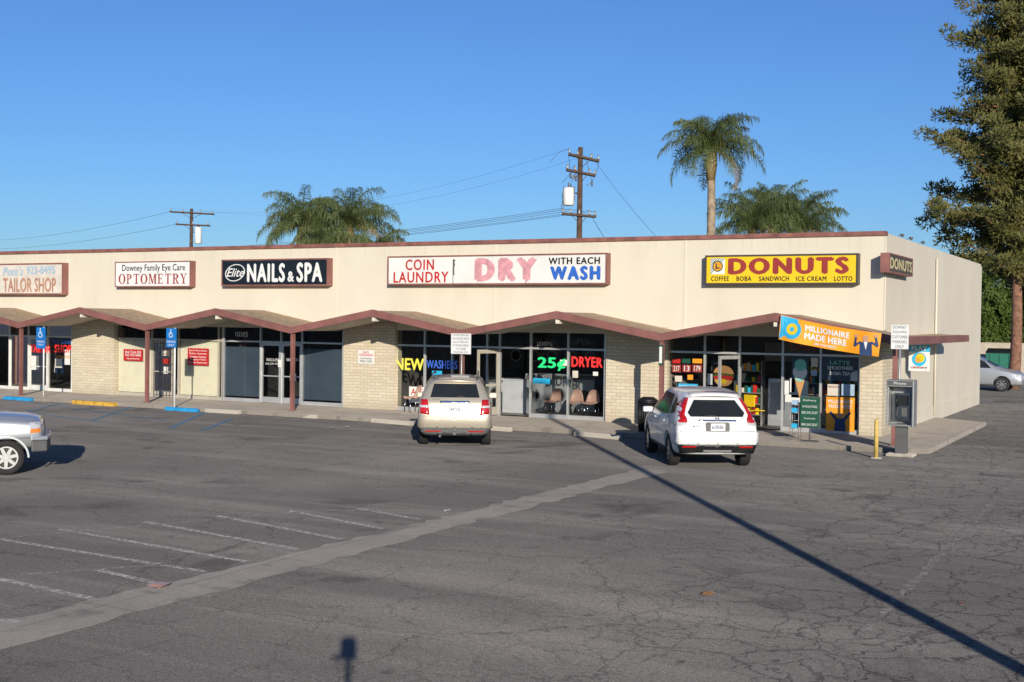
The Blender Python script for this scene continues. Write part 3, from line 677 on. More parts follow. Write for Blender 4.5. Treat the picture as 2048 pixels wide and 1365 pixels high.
for (px,by,sx0,sy0,sx1,sy1,lb) in ((86,800,74,655,92,697,"tall blue accessible parking sign beside maroon canopy post"),(348,822,334,657,354,695,"tall blue accessible parking sign on a white pole")):
    p=G(px,by); e=thing("parking_sign",lb,"parking sign",(p.x,p.y,0),group="blue accessible parking signs on poles")
    zt=FY(sx0,sy0,p.y).z; zb=FY(sx0,sy1,p.y).z; a=FY(sx0,sy0,p.y).x-p.x; c=FY(sx1,sy0,p.y).x-p.x
    g=B(); g.tube([(0,.02,0),(0,.02,zt+.02)],.028,10); g.obj("pole",['white'],e)
    g=B(); zs_=zb+(zt-zb)*.42; g.box(a,c,-.03,-.01,zs_,zt,0); g.box(a,c,-.03,-.01,zb,zs_-.01,0); wheelchair(g,(a+c)/2-.02,-.033,zs_+(zt-zs_)*.48,(zt-zs_)*.95,1); g.obj("sign_plate",['signblue','white'],e,norm=False)
    w_=(c-a); text_mesh("PARKING",(a+.03,-.034,zs_-.11),(1,0,0),(0,0,1),w_-.06,.07,'white',e,.01); text_mesh("ONLY",(a+.07,-.034,zs_-.22),(1,0,0),(0,0,1),w_-.14,.07,'white',e,.01)
def polesign(x,y,zt,zb,w_,label,lines,pole=True,mat='white',pm='grey',base=.12):
    e=thing("notice_sign",label,"notice sign",(x,y,base)); g=B()
    if pole: g.tube([(0,.03,0),(0,.03,zt-base)],.028,10); g.obj("pole",[pm],e); g=B()
    g.box(-w_/2,w_/2,-.02,0,zb-base,zt-base); g.obj("sign_plate",[mat],e)
    n=len(lines); H=(zt-zb)/n
    for i,(t,m,fr) in enumerate(lines): text_mesh(t,(-w_/2*fr,-.024,zt-base-H*(i+1)+H*.2),(1,0,0),(0,0,1),w_*fr,H*.62,m,e,.01)
    return e
pt=FY(903,667,-2.56); pb=FY(942,709,-2.56)
polesign((pt.x+pb.x)/2,-2.56,pt.z,pb.z,pb.x-pt.x,"white parking notice with small print on canopy post",[("CUSTOMER PARKING ONLY",'dkgrey',.86),("UNAUTHORIZED VEHICLES",'dkgrey',.86),("WILL BE TOWED AWAY",'dkgrey',.8),("AT OWNERS EXPENSE",'dkgrey',.8),("CVC 22658",'dkgrey',.5),("POLICE 861-0771",'dkgrey',.7)],pole=True)
pt=FY(1783,650,-3.0); pb=FY(1817,699,-3.0)
polesign((pt.x+pb.x)/2,-3.0,pt.z,pb.z,pb.x-pt.x,"weathered white customer parking sign on a steel pole",[("DOWNEY",'dkgrey',.8),("SQUARE",'dkgrey',.8),("CUSTOMER",'dkgrey',.9),("PARKING",'dkgrey',.8),("ONLY",'dkgrey',.5)])
# lottery sign hanging under side canopy
pt=FY(1818,690,3.0); pb=FY(1859,743,3.0)
e=thing("hanging_sign","white and cyan lottery sign hung under the canopy","sign",((pt.x+pb.x)/2,3.0,pb.z)); h=(pb.x-pt.x)/2; H=pt.z-pb.z
g=B(); g.box(-h,h,0,.03,0,H,0); g.box(-h,h,-.006,-.001,H*.74,H,1); g.disc((0,-.01,H*.45),(0,-1,0),.2,24,1); g.disc((.03,-.014,H*.5),(0,-1,0),.13,10,2); g.disc((-.03,-.018,H*.42),(0,-1,0),.08,10,3); g.tube([(-h*.7,.015,H),(-h*.7,.015,2.70-pb.z)],.008,6,4); g.tube([(h*.3,.015,H),(h*.3,.015,2.70-pb.z)],.008,6,4); g.obj("sign_plate",['white','cyan','yellow','orange','grey'],e,norm=False)
text_mesh("PLAY",(-h*.75,-.010,H*.78),(1,0,0),(0,0,1),h*1.5,H*.18,'white',e,.05); text_mesh("calottery",(-h*.8,-.010,H*.06),(1,0,0),(0,0,1),h*1.6,H*.14,'dkred',e,.03)
# little green plate on post
x=xs[-3]; e=thing("post_sign","narrow green sign fixed to the maroon canopy post","sign",(x,D-.0,1.95)); g=B(); g.box(-.06,.06,-.02,0.015,0,.55); g.obj("sign_plate",['green'],e); g=B(); g.box(-.04,.04,-.024,-.021,.05,.5); g.obj("sign_inset",['offwhite'],e)
# helpful tips rack
p=FY(1376,774,-2.0); e=thing("leaflet_rack","blue topped leaflet rack on the sidewalk","rack",(p.x,-2.0,.12)); g=B()
zt=FY(1376,768,-2).z-.12; zb=FY(1376,780,-2).z-.12; g.box(-.28,.28,-.02,.02,zb,zt,0); g.box(-.25,.25,.02,.35,.0,zb-.02,1); g.obj("rack_body",['cyan','dkgrey'],e)
text_mesh("HELPFUL TIPS",(-.25,-.024,zb+.04),(1,0,0),(0,0,1),.5,.08,'white',e,.02)
# wire rack
p=G(1588,882,.12); e=thing("wire_rack","narrow wire magazine rack on the sidewalk","rack",(p.x,p.y,.12)); g=B()
for sx in (-.11,.11):
    for sy in (0,.22): g.tube([(sx,sy,0),(sx,sy,1.0)],.010,6)
for k in range(5): 
    z=.12+k*.2; g.tube([(-.11,0,z),(.11,0,z)],.008,6); g.tube([(-.11,.22,z+.05),(.11,.22,z+.05)],.008,6)
    if k in (1,3,4): g.box(-.09,.09,.05,.09,z,z+.12,(2,1,2,1,3)[k])
g.obj("rack_frame",['grey','cyan','cream','paleblue'],e)
# green sign stand
p=G(1619,884,.12); e=thing("sign_stand","dark green delivery sign on a steel stand","sign stand",(p.x,p.y,.12))
g=B(); zt=FY(1619,795,p.y).z-.12; zb=FY(1619,855,p.y).z-.12; g.box(-.24,.24,-.03,0,zb,zt,0); g.box(-.26,.26,-.001,.02,zb-.02,zt+.02,1); g.tube([(0,.01,0),(0,.01,zb)],.02,8,1); g.box(-.2,.2,-.15,.15,0,.03,1); g.obj("sign_plate",['green','dkgrey'],e)
H=zt-zb
for i,(t,fr) in enumerate((("Delivery",.7),("24 HOUR FITNESS",.8),("800.242.2527",.85),("Community",.6),("800.242.2527",.85))): text_mesh(t,(-.24*fr,-.034,zt-H*(i+1)/5+.04),(1,0,0),(0,0,1),.48*fr,.06,'offwhite',e,.01)
# bollard
p=G(1752,917); e=thing("bollard","faded yellow steel bollard standing on the asphalt","bollard",(p.x,p.y,0)); g=B()
g.tube([(0,0,0),(0,0,.86),(0,0,.90),(0,0,.92)],[.05,.05,.042,.015],16); g.obj("bollard_tube",['bollard'],e); g=B(); g.tube([(0,0,0),(0,0,.02)],[.14,.12],16); g.obj("footing",['stop'],e)
# trash can
p=G(1295,866,.12); e=thing("litter_bin","round black slatted litter bin on the sidewalk","litter bin",(p.x,-2.45 if p.y<-2.9 else p.y,.12)); g=B()
for k in range(28):
    t=2*math.pi*k/28; g.tube([(math.cos(t)*.24,math.sin(t)*.24,.03),(math.cos(t)*.27,math.sin(t)*.27,.85)],.013,5)
g.tube([(0,0,.04),(0,0,.84)],[.21,.235],20,0); 
for z,r in ((.06,.25),(.84,.285)): g.tube([(0,0,z-.015),(0,0,z+.015)],r,24)
g.obj("bin_body",['black'],e); g=B(); g.tube([(0,0,.855),(0,0,.90),(0,0,.97)],[.27,.26,.15],24); g.obj("lid",['black'],e)
# payphone
p=G(1802,913); e=thing("payphone","grey pedestal payphone with open metal shelter","payphone",(p.x,p.y,0))
g=B(); g.box(-.32,.32,-.25,.25,0,.07); g.obj("footing",['stop'],e,bevel=.03)
g=B(); g.box(-.13,.13,-.08,.12,.07,.78); g.obj("pedestal",['dkgrey'],e,bevel=.01)
g=B(); g.box(-.31,-.27,-.22,.2,.72,1.66); g.box(.27,.31,-.22,.2,.72,1.66); g.box(-.27,.27,.16,.2,.72,1.66); g.box(-.31,.31,-.26,.2,1.662,1.82); g.box(-.27,.27,-.18,.16,.72,.76); g.obj("shelter",['grey'],e,bevel=.008)
g=B(); g.box(-.17,.17,.0,.159,.85,1.5,0); g.box(-.15,.15,-.012,-.001,1.2,1.45,1); g.box(.0,.13,-.014,-.001,.95,1.15,2); g.obj("telephone",['chrome','black','dkgrey'],e)
g=B(); g.tube([(-.11,-.05,1.42),(-.11,-.07,1.30),(-.11,-.05,1.18)],[.03,.016,.03],8); g.tube([(-.11,-.05,1.18),(-.14,-.1,.98),(-.05,-.08,.86),(0.02,-.02,.9)],.008,6); g.obj("handset",['black'],e)
g=B(); g.box(-.29,.29,-.266,-.261,1.69,1.80); g.obj("header_panel",['dkgrey'],e); text_mesh("Phone",(-.14,-.270,1.715),(1,0,0),(0,0,1),.28,.06,'offwhite',e,.01)
# laundry interior
def washer(x,y,z,label,h=1.0,mat='machine'):
    e=thing("washing_machine",label,"washing machine",(x,y,z),group="washing machines inside the laundry"); g=B(); g.box(-.33,.33,0,.7,0,h); g.box(-.30,.30,-.01,-.001,h-.18,h-.04,1); g.obj("cabinet",[mat,'dkgrey'],e,bevel=.02)
    g=B(); g.tube([(0,-.03,h*.45),(0,-.001,h*.45)],.22,24); g.disc((0,-.034,h*.45),(0,-1,0),.17,24,1); g.obj("porthole_door",['grey','carglass'],e,norm=False)
for i in range(6): washer(-13.9+i*.72,3.6,.13,"grey front loading washer inside the laundry")
for i in range(3): washer(-11.5+i*.68,1.9+i*.5,.13,"tall grey washer just inside the open door",1.25)
for i in range(9): washer(-14.5+i*.75,6.2,1.3,"dark dryer stacked along the back wall",1.2,'dkgrey')
b=B(); b.box(-.45,.45,0,.6,0,1.05); b.box(-.48,.48,-.03,.63,1.05,1.09); o=b.obj("folding_counter",['machine']); o.location=(FY(1030,740,1.2).x,1.2,.13); tag(o,"grey laundry counter inside the doorway","counter")
for i,px in enumerate((1107,1150,1183)):
    p=FY(px,800,.75); e=thing("chair","moulded peach plastic chair inside the laundry window","chair",(p.x,.75,.13),math.radians(180+random.uniform(-8,8)),"moulded chairs inside the laundry")
    g=B()
    prof=[(.24,.43),(.20,.46),(0,.43),(-.16,.44),(-.22,.50),(-.25,.65),(-.29,.86)]
    nn=9; grid=[]
    for j,(yy,zz) in enumerate(prof):
        row=[]
        for k in range(nn):
            u=k/(nn-1)*2-1; wd=.25 if j<4 else .25-.012*(j-3)**2
            row.append(g.bm.verts.new((u*wd,yy+(.05*u*u if j>3 else 0),zz+(.05*u*u if j<4 else 0)-(.06*u**4 if j==6 else 0))))
        grid.append(row)
    for j in range(len(prof)-1):
        for k in range(nn-1): f=g.bm.faces.new((grid[j][k],grid[j][k+1],grid[j+1][k+1],grid[j+1][k])); f.smooth=True
    o=g.obj("seat_shell",['chair'],e); md=o.modifiers.new("s","SOLIDIFY"); md.thickness=.02
    for sx in (-.2,.2):
        for sy in (-.18,.18): g=B(); g.tube([(sx*.8,sy,.43),(sx,sy*1.1,0)],.012,6); g.obj("leg",['chrome'],e)
for px,y_ in ((826,-.5),):
    p=FY(px,790,y_); e=thing("chair","peach plastic chair on the sidewalk beside the window","chair",(p.x,y_,.12),math.radians(150),"moulded chairs inside the laundry")
    for c in [o for o in bpy.data.objects if o.parent and o.parent.name=="chair"]:
        k=c.copy(); coll.objects.link(k); k.parent=e
# donut interior
b=B(); b.box(-5.2,-1.2,2.9,3.6,.13,1.15); o=b.obj("shop_counter",['offwhite']); tag(o,"long pale counter inside the donut shop","counter")
b=B(); b.box(-4.9,-1.5,5.5,5.9,1.9,2.5); o=b.obj("menu_board",['cream']); tag(o,"pale menu board above the donut shop counter","menu board")
b=B(); b.box(-3.6,-2.9,1.6,2.3,.13,1.5,0); b.box(-3.55,-2.95,1.59,1.599,.3,1.4,1); o=b.obj("display_case",['alu','machine']); tag(o,"glass fronted donut display case inside the shop","display case")
b=B(); b.box(-5.3,-4.6,1.4,2.0,.13,2.0,0); b.box(-5.25,-4.65,1.39,1.399,.3,1.9,1); o=b.obj("drinks_cooler",['dkgrey','carglass']); tag(o,"dark glass door drinks cooler inside the shop","cooler")
for (x0,y0_,n_) in ((-4.5,1.2,5),(-2.4,1.5,5),(-1.5,1.1,4)):
    g=B()
    for k in range(n_):
        z=.45+k*.32; g.box(x0,x0+.8,y0_,y0_+.35,z-.02,z,0)
        xx_=x0+.03
        while xx_<x0+.72:
            w_=random.uniform(.05,.11); g.box(xx_,xx_+w_,y0_+.04,y0_+.2,z+.002,z+random.uniform(.12,.24),random.randint(1,6)); xx_+=w_+.015
    g.box(x0-.02,x0,y0_,y0_+.35,.13,z+.3,0); g.box(x0+.8,x0+.82,y0_,y0_+.35,.13,z+.3,0)
    o=g.obj("snack_shelf",['grey','red','yellow','cyan','cream','orange','green']); tag(o,"metal shelf of colourful packets inside the shop","shelf","snack shelves in the donut shop")
for px,y_,r_ in ((1490,.9,160),(1515,1.3,200)):
    p=FY(px,820,y_); e=thing("chair","bright yellow cafe chair inside the donut shop","chair",(p.x,y_,.13),math.radians(r_),"yellow chairs in the donut shop")
    g=B(); g.box(-.2,.2,-.2,.2,.43,.46); g.box(-.2,.2,-.22,-.19,.55,.9); g.obj("seat",['yellow'],e,bevel=.02)
    for sx in (-.18,.18):
        for sy in (-.19,.18): g=B(); g.tube([(sx,sy,0),(sx,sy,.43 if sy>0 else .56)],.013,6); g.obj("leg",['black'],e)
for i in range(6):
    o=B(); o.tube([(0,0,.0),(0,0,.9)],.02,6); o.prism([(-.2,0,.6),(.2,0,.6),(.14,0,1.45),(-.14,0,1.45)],(0,.12,0),1); k=o.obj("garment_stand",['grey',('red','white','navy','orange','offwhite','dkgrey')[i]]); k.location=(-34.5+i*.62,1.6+(i%2)*.5,.13); tag(k,"clothes on a stand inside the tailor shop","garment","garments in the tailor shop")
# ------------------------------------------------------------------ lamp post (its shadow crosses the lot)
Lh=V((Ld.x,Ld.y,0)).normalized(); te=-Ld.z/math.sqrt(Ld.x**2+Ld.y**2)
P0=G(1330,965); 
lb=P0-Lh*24.0; dist=(0-lb.y)/Lh.y; hz=dist*te+1.2
e=thing("street_lamp","tall steel car park lamp post with twin heads","street lamp",(lb.x,lb.y,0)); g=B()
g.tube([(0,0,0),(0,0,.5)],[.24,.22],16); g.obj("footing",['stop'],e); g=B(); g.tube([(0,0,.5),(0,0,hz)],[.12,.085],12); g.obj("pole",['grey'],e)
g=B()
for sx in (-1,1): g.tube([(0,0,hz-.1),(sx*.22*Lh.y,-sx*.22*Lh.x,hz)],.03,8)
g.obj("arm",['grey'],e)
for sx in (-1,1):
    g=B(); g.box(-.22,.22,-.14,.14,-.08,.08); o=g.obj("lamp_head",['dkgrey'],e); o.location=(sx*.38*Lh.y,-sx*.38*Lh.x,hz); o.rotation_euler=(0,0,math.atan2(-Lh.x,Lh.y))
# photographer's mast: seen only by its shadow
hb=V((CF.x,CF.y,0)).normalized(); mp_=CP-hb*.22
e=thing("camera_mast","thin camera mast standing on the asphalt","camera mast",(mp_.x,mp_.y,0)); g=B()
g.tube([(0,0,0),(0,0,1.5),(0,0,2.95)],[.055,.035,.022],10); g.obj("pole",['dkgrey'],e)
g=B(); g.box(-.07,.07,-.05,.05,2.97,3.12); g.tube([(0,0,3.0),(0,0,3.14)],[.08,.05],12); g.tube([(-.14,0,2.96),(.08,0,2.96)],.02,8); o=g.obj("camera_body",['black'],e); o.rotation_euler=(0,0,yaw)
# ------------------------------------------------------------------ vehicles
def loft(st):
    bm=bmesh.new(); rings=[]
    for (xb,xm,xk,xt,zb,zm,zk,zt,wb,wm,wk,wt) in st:
        half=[(xb,0,zb),(xb,wb*.9,zb),(xb,wb,zb+.07),(xm,wm,zm),(xk*.7+xm*.3,(wk*.65+wm*.35),zk-.10),(xk,wk,zk),(xk*.12+xt*.88,wt+(wk-wt)*.08,zt-.07),(xt,wt*.86,zt-.005),(xt,0,zt+.02)]
        L_=[bm.verts.new(p) for p in half]; R_=[L_[0]]+[bm.verts.new((p[0],-p[1],p[2])) for p in half[1:-1]]+[L_[-1]]
        rings.append((L_,R_))
    for (a,b_),(c,d_) in zip(rings,rings[1:]):
        for j in range(len(a)-1):
            bm.faces.new((a[j],a[j+1],c[j+1],c[j])); bm.faces.new((b_[j+1],b_[j],d_[j],d_[j+1]))
    for a,b_ in (rings[0],rings[-1]):
        n=len(a)
        bm.faces.new((a[0],a[1],b_[1])); bm.faces.new((a[n-2],a[n-1],b_[n-2]))
        for j in range(1,n-2): bm.faces.new((a[j],a[j+1],b_[j+1],b_[j]))
    bmesh.ops.recalc_face_normals(bm,faces=bm.faces)
    me=bpy.data.meshes.new("body"); bm.to_mesh(me); bm.free(); return me
def bake(ob,name):
    bpy.context.view_layer.update()
    me=bpy.data.meshes.new_from_object(ob.evaluated_get(bpy.context.evaluated_depsgraph_get())); me.name=name; return me
class Car:
    def __init__(s,st,paint,wx,wr,hw,label,cat,loc,rot,tyre_w=.22,name="parked_car",group=None):
        s.e=thing(name,label,cat,loc,rot,group)
        me=loft(st); ob=bpy.data.objects.new("tmp",me); coll.objects.link(ob); me.materials.append(M[paint]); me.materials.append(M['black'])
        md=ob.modifiers.new("s","SUBSURF"); md.levels=3; md.render_levels=3
        cut=B()
        for x in wx:
            for sy in (1,-1): cut.tube([(x,sy*(hw-.32),wr+.01),(x,sy*(hw+.3),wr+.01)],wr*1.17,28,1)
        co=cut.obj("cut",[paint,'black']); co.data.materials.clear(); co.data.materials.append(M[paint]); co.data.materials.append(M['black'])
        me0=bake(ob,"smooth"); s.bvh=None
        vs=[v.co.copy() for v in me0.vertices]; ps=[tuple(p.vertices) for p in me0.polygons]; s.bvh=BVHTree.FromPolygons(vs,ps)
        bo=ob.modifiers.new("b","BOOLEAN"); bo.operation='DIFFERENCE'; bo.object=co; bo.solver='EXACT'
        me1=bake(ob,"body"); bpy.data.objects.remove(ob); bpy.data.objects.remove(co)
        o=bpy.data.objects.new("body",me1); coll.objects.link(o); o.parent=s.e
        for p in me1.polygons: p.use_smooth=(p.material_index==0)
        s.body=o
        for x in wx:
            for sy in (1,-1): s.wheel(x,sy,wr,hw,tyre_w)
    def back(s,y,z):
        h,_,_,_=s.bvh.ray_cast(V((-5,y,z)),V((1,0,0))); return h.x if h else -2.2
    def rear_text(s,t,y,z,w_,h_,mat,bold,gap=.02):
        x=min(s.back(y,z),s.back(y-w_,z),s.back(y-w_/2,z+h_),s.back(y-w_/2,z))-gap
        text_mesh(t,(x,y,z),(0,-1,0),(0,0,1),w_,h_,mat,s.e,bold); return x
    def plate(s,t,z0,mat='plate'):
        x=min(s.back(0,z0),s.back(.15,z0),s.back(0,z0+.15))-.02
        g=B(); g.box(x-.008,x+.03,-.155,.155,z0,z0+.15); g.obj("licence_plate",[mat],s.e)
        text_mesh(t,(x-.011,.13,z0+.035),(0,-1,0),(0,0,1),.26,.08,'navy',s.e,.03)
    def lip(s,x0,x1,z,half,drop,mat):
        """curved roof spoiler"""
        g=B(); n=14; rows=[]
        for i in range(n+1):
            y=-half+2*half*i/n; e_=.06*(y/half)**2
            rows.append([g.bm.verts.new(p) for p in ((x1,y,z+.012-e_*.5),(x0+.09*(y/half)**2,y,z-drop-e_*.5),(x0+.02+.09*(y/half)**2,y,z-drop-.035-e_*.5),(x1,y,z-.09-e_*.5))])
        for a,c in zip(rows,rows[1:]):
            for k in range(4): f=g.bm.faces.new((a[k],a[(k+1)%4],c[(k+1)%4],c[k])); f.smooth=True
        g.bm.faces.new(rows[0]); g.bm.faces.new(rows[-1][::-1]); g.obj("spoiler",[mat],s.e)
    def wheel(s,x,sy,r,hw,tw):
        g=B(); yo=sy*(hw-.03); yi=yo-sy*tw
        prof=[(r*.62,yi),(r*.92,yi),(r,yi+sy*.03),(r,yo-sy*.03),(r*.93,yo),(r*.66,yo),(r*.64,yo-sy*.03)]
        n=32
        rg=[[g.bm.verts.new((x+math.cos(2*math.pi*k/n)*q,y,r+math.sin(2*math.pi*k/n)*q)) for k in range(n)] for q,y in prof]
        for i in range(len(rg)-1):
            for k in range(n): f=g.bm.faces.new((rg[i][k],rg[i][(k+1)%n],rg[i+1][(k+1)%n],rg[i+1][k])); f.smooth=True
        w_=g.obj("wheel",['rubber'],s.e)
        g=B(); g.tube([(x,yo-sy*.09,r),(x,yo-sy*.07,r)],r*.64,n,1); g.tube([(x,yo-sy*.03,r),(x,yo-sy*.005,r)],r*.16,14,0)
        for k in range(7):
            t=2*math.pi*k/7+.2; a=V((math.cos(t),0,math.sin(t))); p_=V((-math.sin(t),0,math.cos(t))); c0=V((x,yo-sy*.035,r))
            g.prism([c0+a*r*.13-p_*.035,c0+a*r*.13+p_*.035,c0+a*r*.64+p_*.028,c0+a*r*.64-p_*.028],(0,sy*.02,0),0)
        for k in range(n):
            t0,t1=2*math.pi*k/n,2*math.pi*(k+1)/n
            g.quad([(x+math.cos(t)*q,yo-sy*.01,r+math.sin(t)*q) for t,q in ((t0,r*.57),(t1,r*.57),(t1,r*.66),(t0,r*.66))],0)
        g.obj("rim",['rimmetal','black'],w_,norm=False)
    def patch(s,poly,view,name,mat,off=.004,cuts=5,thick=0,parent=None):
        bm=bmesh.new()
        if view=='rear': o3=lambda a,b_:V((-5,a,b_)); dr=V((1,0,0))
        elif view=='front': o3=lambda a,b_:V((5,a,b_)); dr=V((-1,0,0))
        elif view=='left': o3=lambda a,b_:V((a,4,b_)); dr=V((0,-1,0))
        elif view=='right': o3=lambda a,b_:V((a,-4,b_)); dr=V((0,1,0))
        elif view=='top': o3=lambda a,b_:V((a,b_,4)); dr=V((0,0,-1))
        f=bm.faces.new([bm.verts.new((a,b_,0)) for a,b_ in poly]); bmesh.ops.triangulate(bm,faces=[f])
        for _ in range(cuts): 
            es=[e_ for e_ in bm.edges if e_.calc_length()>.10]
            if not es: break
            bmesh.ops.subdivide_edges(bm,edges=es,cuts=1,use_grid_fill=True); bmesh.ops.triangulate(bm,faces=[q for q in bm.faces if len(q.verts)>3])
        dead=[]
        for v in bm.verts:
            h,nr,i,dist=s.bvh.ray_cast(o3(v.co.x,v.co.y),dr)
            if h is None: dead.append(v)
            else:
                if nr.dot(dr)>0: nr=-nr
                v.co=h+nr*off
        bmesh.ops.delete(bm,geom=dead,context='VERTS')
        bmesh.ops.recalc_face_normals(bm,faces=bm.faces)
        nn=sum((q.normal for q in bm.faces),V()); 
        if nn.dot(dr)>0: bmesh.ops.reverse_faces(bm,faces=bm.faces)
        for q in bm.faces: q.smooth=True
        me=bpy.data.meshes.new(name); bm.to_mesh(me); bm.free(); me.materials.append(M[mat])
        o=bpy.data.objects.new(name,me); coll.objects.link(o); o.parent=parent or s.e
        if thick: md=o.modifiers.new("s","SOLIDIFY"); md.thickness=thick; md.offset=-1
        return o
    def both(s,poly,name,mat,**k):
        s.patch(poly,'left',name,mat,**k); s.patch(poly,'right',name,mat,**k)
    def mirror_rear(s,poly,name,mat,view='rear',**k):
        s.patch(poly,view,name,mat,**k); s.patch([(-a,b_) for a,b_ in poly],view,name,mat,**k)
def rect(a,b_,c,d_): return [(a,b_),(c,b_),(c,d_),(a,d_)]
def rrect(a,b_,c,d_,r=.03):
    o=[]
    for cx,cy,t in ((c-r,b_+r,-90),(c-r,d_-r,0),(a+r,d_-r,90),(a+r,b_+r,180)):
        for k in range(4): an=math.radians(t+k*30); o.append((cx+r*math.cos(an),cy+r*math.sin(an)))
    return o
hd=math.radians(120); H3=V((math.cos(hd),math.sin(hd),0))
#            xb    xm    xk    xt    zb   zm   zk   zt   wb   wm   wk   wt
suv=[(-2.28,-2.34,-2.24,-1.98,.36,.72,1.14,1.60,.78,.84,.80,.58),
     (-2.24,-2.28,-2.18,-1.90,.33,.72,1.14,1.645,.84,.895,.865,.635),
     (-1.9,-1.9,-1.85,-1.7,.30,.72,1.12,1.68,.87,.915,.885,.665),
     (-1.0,-1.0,-1.0,-.9,.28,.70,1.08,1.70,.88,.915,.885,.68),
     (0,0,0,0,.28,.70,1.06,1.70,.88,.915,.885,.68),
     (.55,.55,.85,.35,.28,.70,1.05,1.64,.88,.915,.885,.67),
     (1.15,1.15,1.25,1.12,.28,.70,1.03,1.14,.88,.91,.87,.72),
     (1.8,1.8,1.8,1.8,.28,.68,.95,1.06,.87,.90,.84,.68),
     (2.2,2.22,2.2,2.15,.30,.62,.84,.94,.82,.84,.78,.60),
     (2.3,2.34,2.3,2.22,.34,.58,.78,.86,.70,.74,.68,.50)]
p=G(910,889); loc=p+H3*1.36
sv=Car(suv,'p_gold',(-1.36,1.36),.355,.915,"champagne sport utility vehicle parked nose in at the laundry","car",(loc.x,loc.y,0),hd)
sv.patch([(-.60,1.22),(.60,1.22),(.515,1.54),(-.515,1.54)],'rear',"rear_window",'carglass',off=.006)
sv.lip(-2.06,-1.75,1.675,.56,.05,'p_gold')
sv.mirror_rear([(.60,.80),(.88,.84),(.87,1.17),(.66,1.17),(.63,.98)],"tail_light",'redlens',off=.015,thick=.02)
sv.mirror_rear([(.64,.97),(.86,.98),(.86,1.03),(.64,1.03)],"reversing_light",'clearlens',off=.02,thick=.01)
sv.patch(rect(-.85,.50,.85,.74),'rear',"bumper",'p_gold',off=.07,thick=.06)
sv.patch(rect(-.80,.335,.80,.49),'rear',"bumper_valance",'dkgrey',off=.04,thick=.04)
sv.patch(rrect(-.36,1.085,.36,1.135,.02),'rear',"tailgate_handle",'chrome',off=.02,thick=.02)
for x0 in (-.70,.32): sv.patch(rect(x0,.40,x0+.38,.43),'rear',"reflector",'redlens',off=.045)
sv.patch(rect(-.78,.765,.78,.78),'rear',"tailgate_seam",'black',off=.003)
sv.patch(rect(-.30,1.23,.02,1.25),'rear',"wiper",'black',off=.03,thick=.01)
sv.plate("5AVT155",.87)
sv.rear_text("TOYOTA",.55,1.16,.2,.03,'chrome',.01); sv.rear_text("V6",-.42,.84,.08,.05,'chrome',.01); sv.rear_text("HIGHLANDER",.56,.84,.22,.03,'chrome',.01)
sv.both([(-1.75,1.16),(-1.05,1.14),(-1.05,1.57),(-1.62,1.54)],"side_window",'carglass'); sv.both([(-.97,1.14),(-.08,1.13),(-.08,1.59),(-.97,1.585)],"side_window",'carglass')
sv.both([(0.0,1.13),(.86,1.12),(.42,1.56),(0.0,1.59)],"side_window",'carglass')
sv.both(rect(-.04,.42,-.025,1.1),"door_seam",'black',off=.002); sv.both(rect(-1.0,.6,-.985,1.1),"door_seam",'black',off=.002)
sv.both(rect(-1.9,.48,1.9,.60),"cladding",'p_gold',off=.02,thick=.02)
sv.patch([(.62,-.60),(1.1,-.66),(1.1,.66),(.62,.60)],'top',"windscreen",'carglass')
sv.mirror_rear([(.45,.66),(.74,.68),(.74,.82),(.45,.80)],"headlight",'clearlens',view='front',off=.01)
for sy in (1,-1):
    g=B(); g.tube([(-1.65,sy*.56,1.70),(-1.5,sy*.56,1.77),(.2,sy*.56,1.77),(.35,sy*.56,1.71)],.02,8); g.obj("roof_rail",['dkgrey'],sv.e)
    g=B(); g.prism([(.78,sy*.85,1.02),(.95,sy*.85,1.02),(.95,sy*.85,1.16),(.78,sy*.85,1.18)],(0,sy*.23,0)); g.obj("wing_mirror",['p_gold'],sv.e,bevel=.03)
g=B(); g.tube([(-2.25,.35,.30),(-2.42,.35,.30)],.03,8); g.obj("exhaust_pipe",['dkgrey'],sv.e)
g=B(); g.box(-2.43,-2.30,-.04,.04,.33,.40); g.tube([(-2.36,-.28,.37),(-2.36,.28,.37)],.02,8); g.obj("tow_hitch",['dkgrey'],sv.e)
crv=[(-2.16,-2.27,-2.19,-1.80,.36,.66,1.06,1.53,.72,.81,.79,.51),
     (-2.12,-2.20,-2.10,-1.72,.31,.66,1.06,1.59,.81,.885,.85,.585),
     (-1.8,-1.8,-1.75,-1.50,.28,.66,1.08,1.64,.86,.91,.875,.625),
     (-1.0,-1.0,-.95,-.85,.26,.66,1.04,1.67,.87,.91,.88,.655),
     (0,0,0,0,.26,.66,1.0,1.67,.87,.91,.88,.67),
     (.6,.6,.95,.40,.26,.66,.98,1.58,.87,.91,.87,.64),
     (1.2,1.2,1.35,1.22,.26,.66,.96,1.06,.87,.90,.85,.70),
     (1.75,1.75,1.8,1.8,.26,.64,.90,.99,.86,.88,.82,.66),
     (2.1,2.15,2.1,2.05,.28,.58,.80,.88,.80,.82,.76,.58),
     (2.22,2.26,2.2,2.12,.32,.54,.74,.80,.66,.70,.64,.48)]
p=G(1415,931); hd2=math.radians(122); H4=V((math.cos(hd2),math.sin(hd2),0)); loc=p+H4*1.31
cv=Car(crv,'p_white',(-1.31,1.31),.345,.91,"white compact sport utility vehicle parked at the donut shop","car",(loc.x,loc.y,0),hd2)
cv.patch([(-.56,1.12),(-.61,1.2),(-.44,1.46),(.44,1.46),(.61,1.2),(.56,1.12)],'rear',"rear_window",'carglass',off=.006)
cv.lip(-1.92,-1.55,1.635,.52,.06,'p_white')
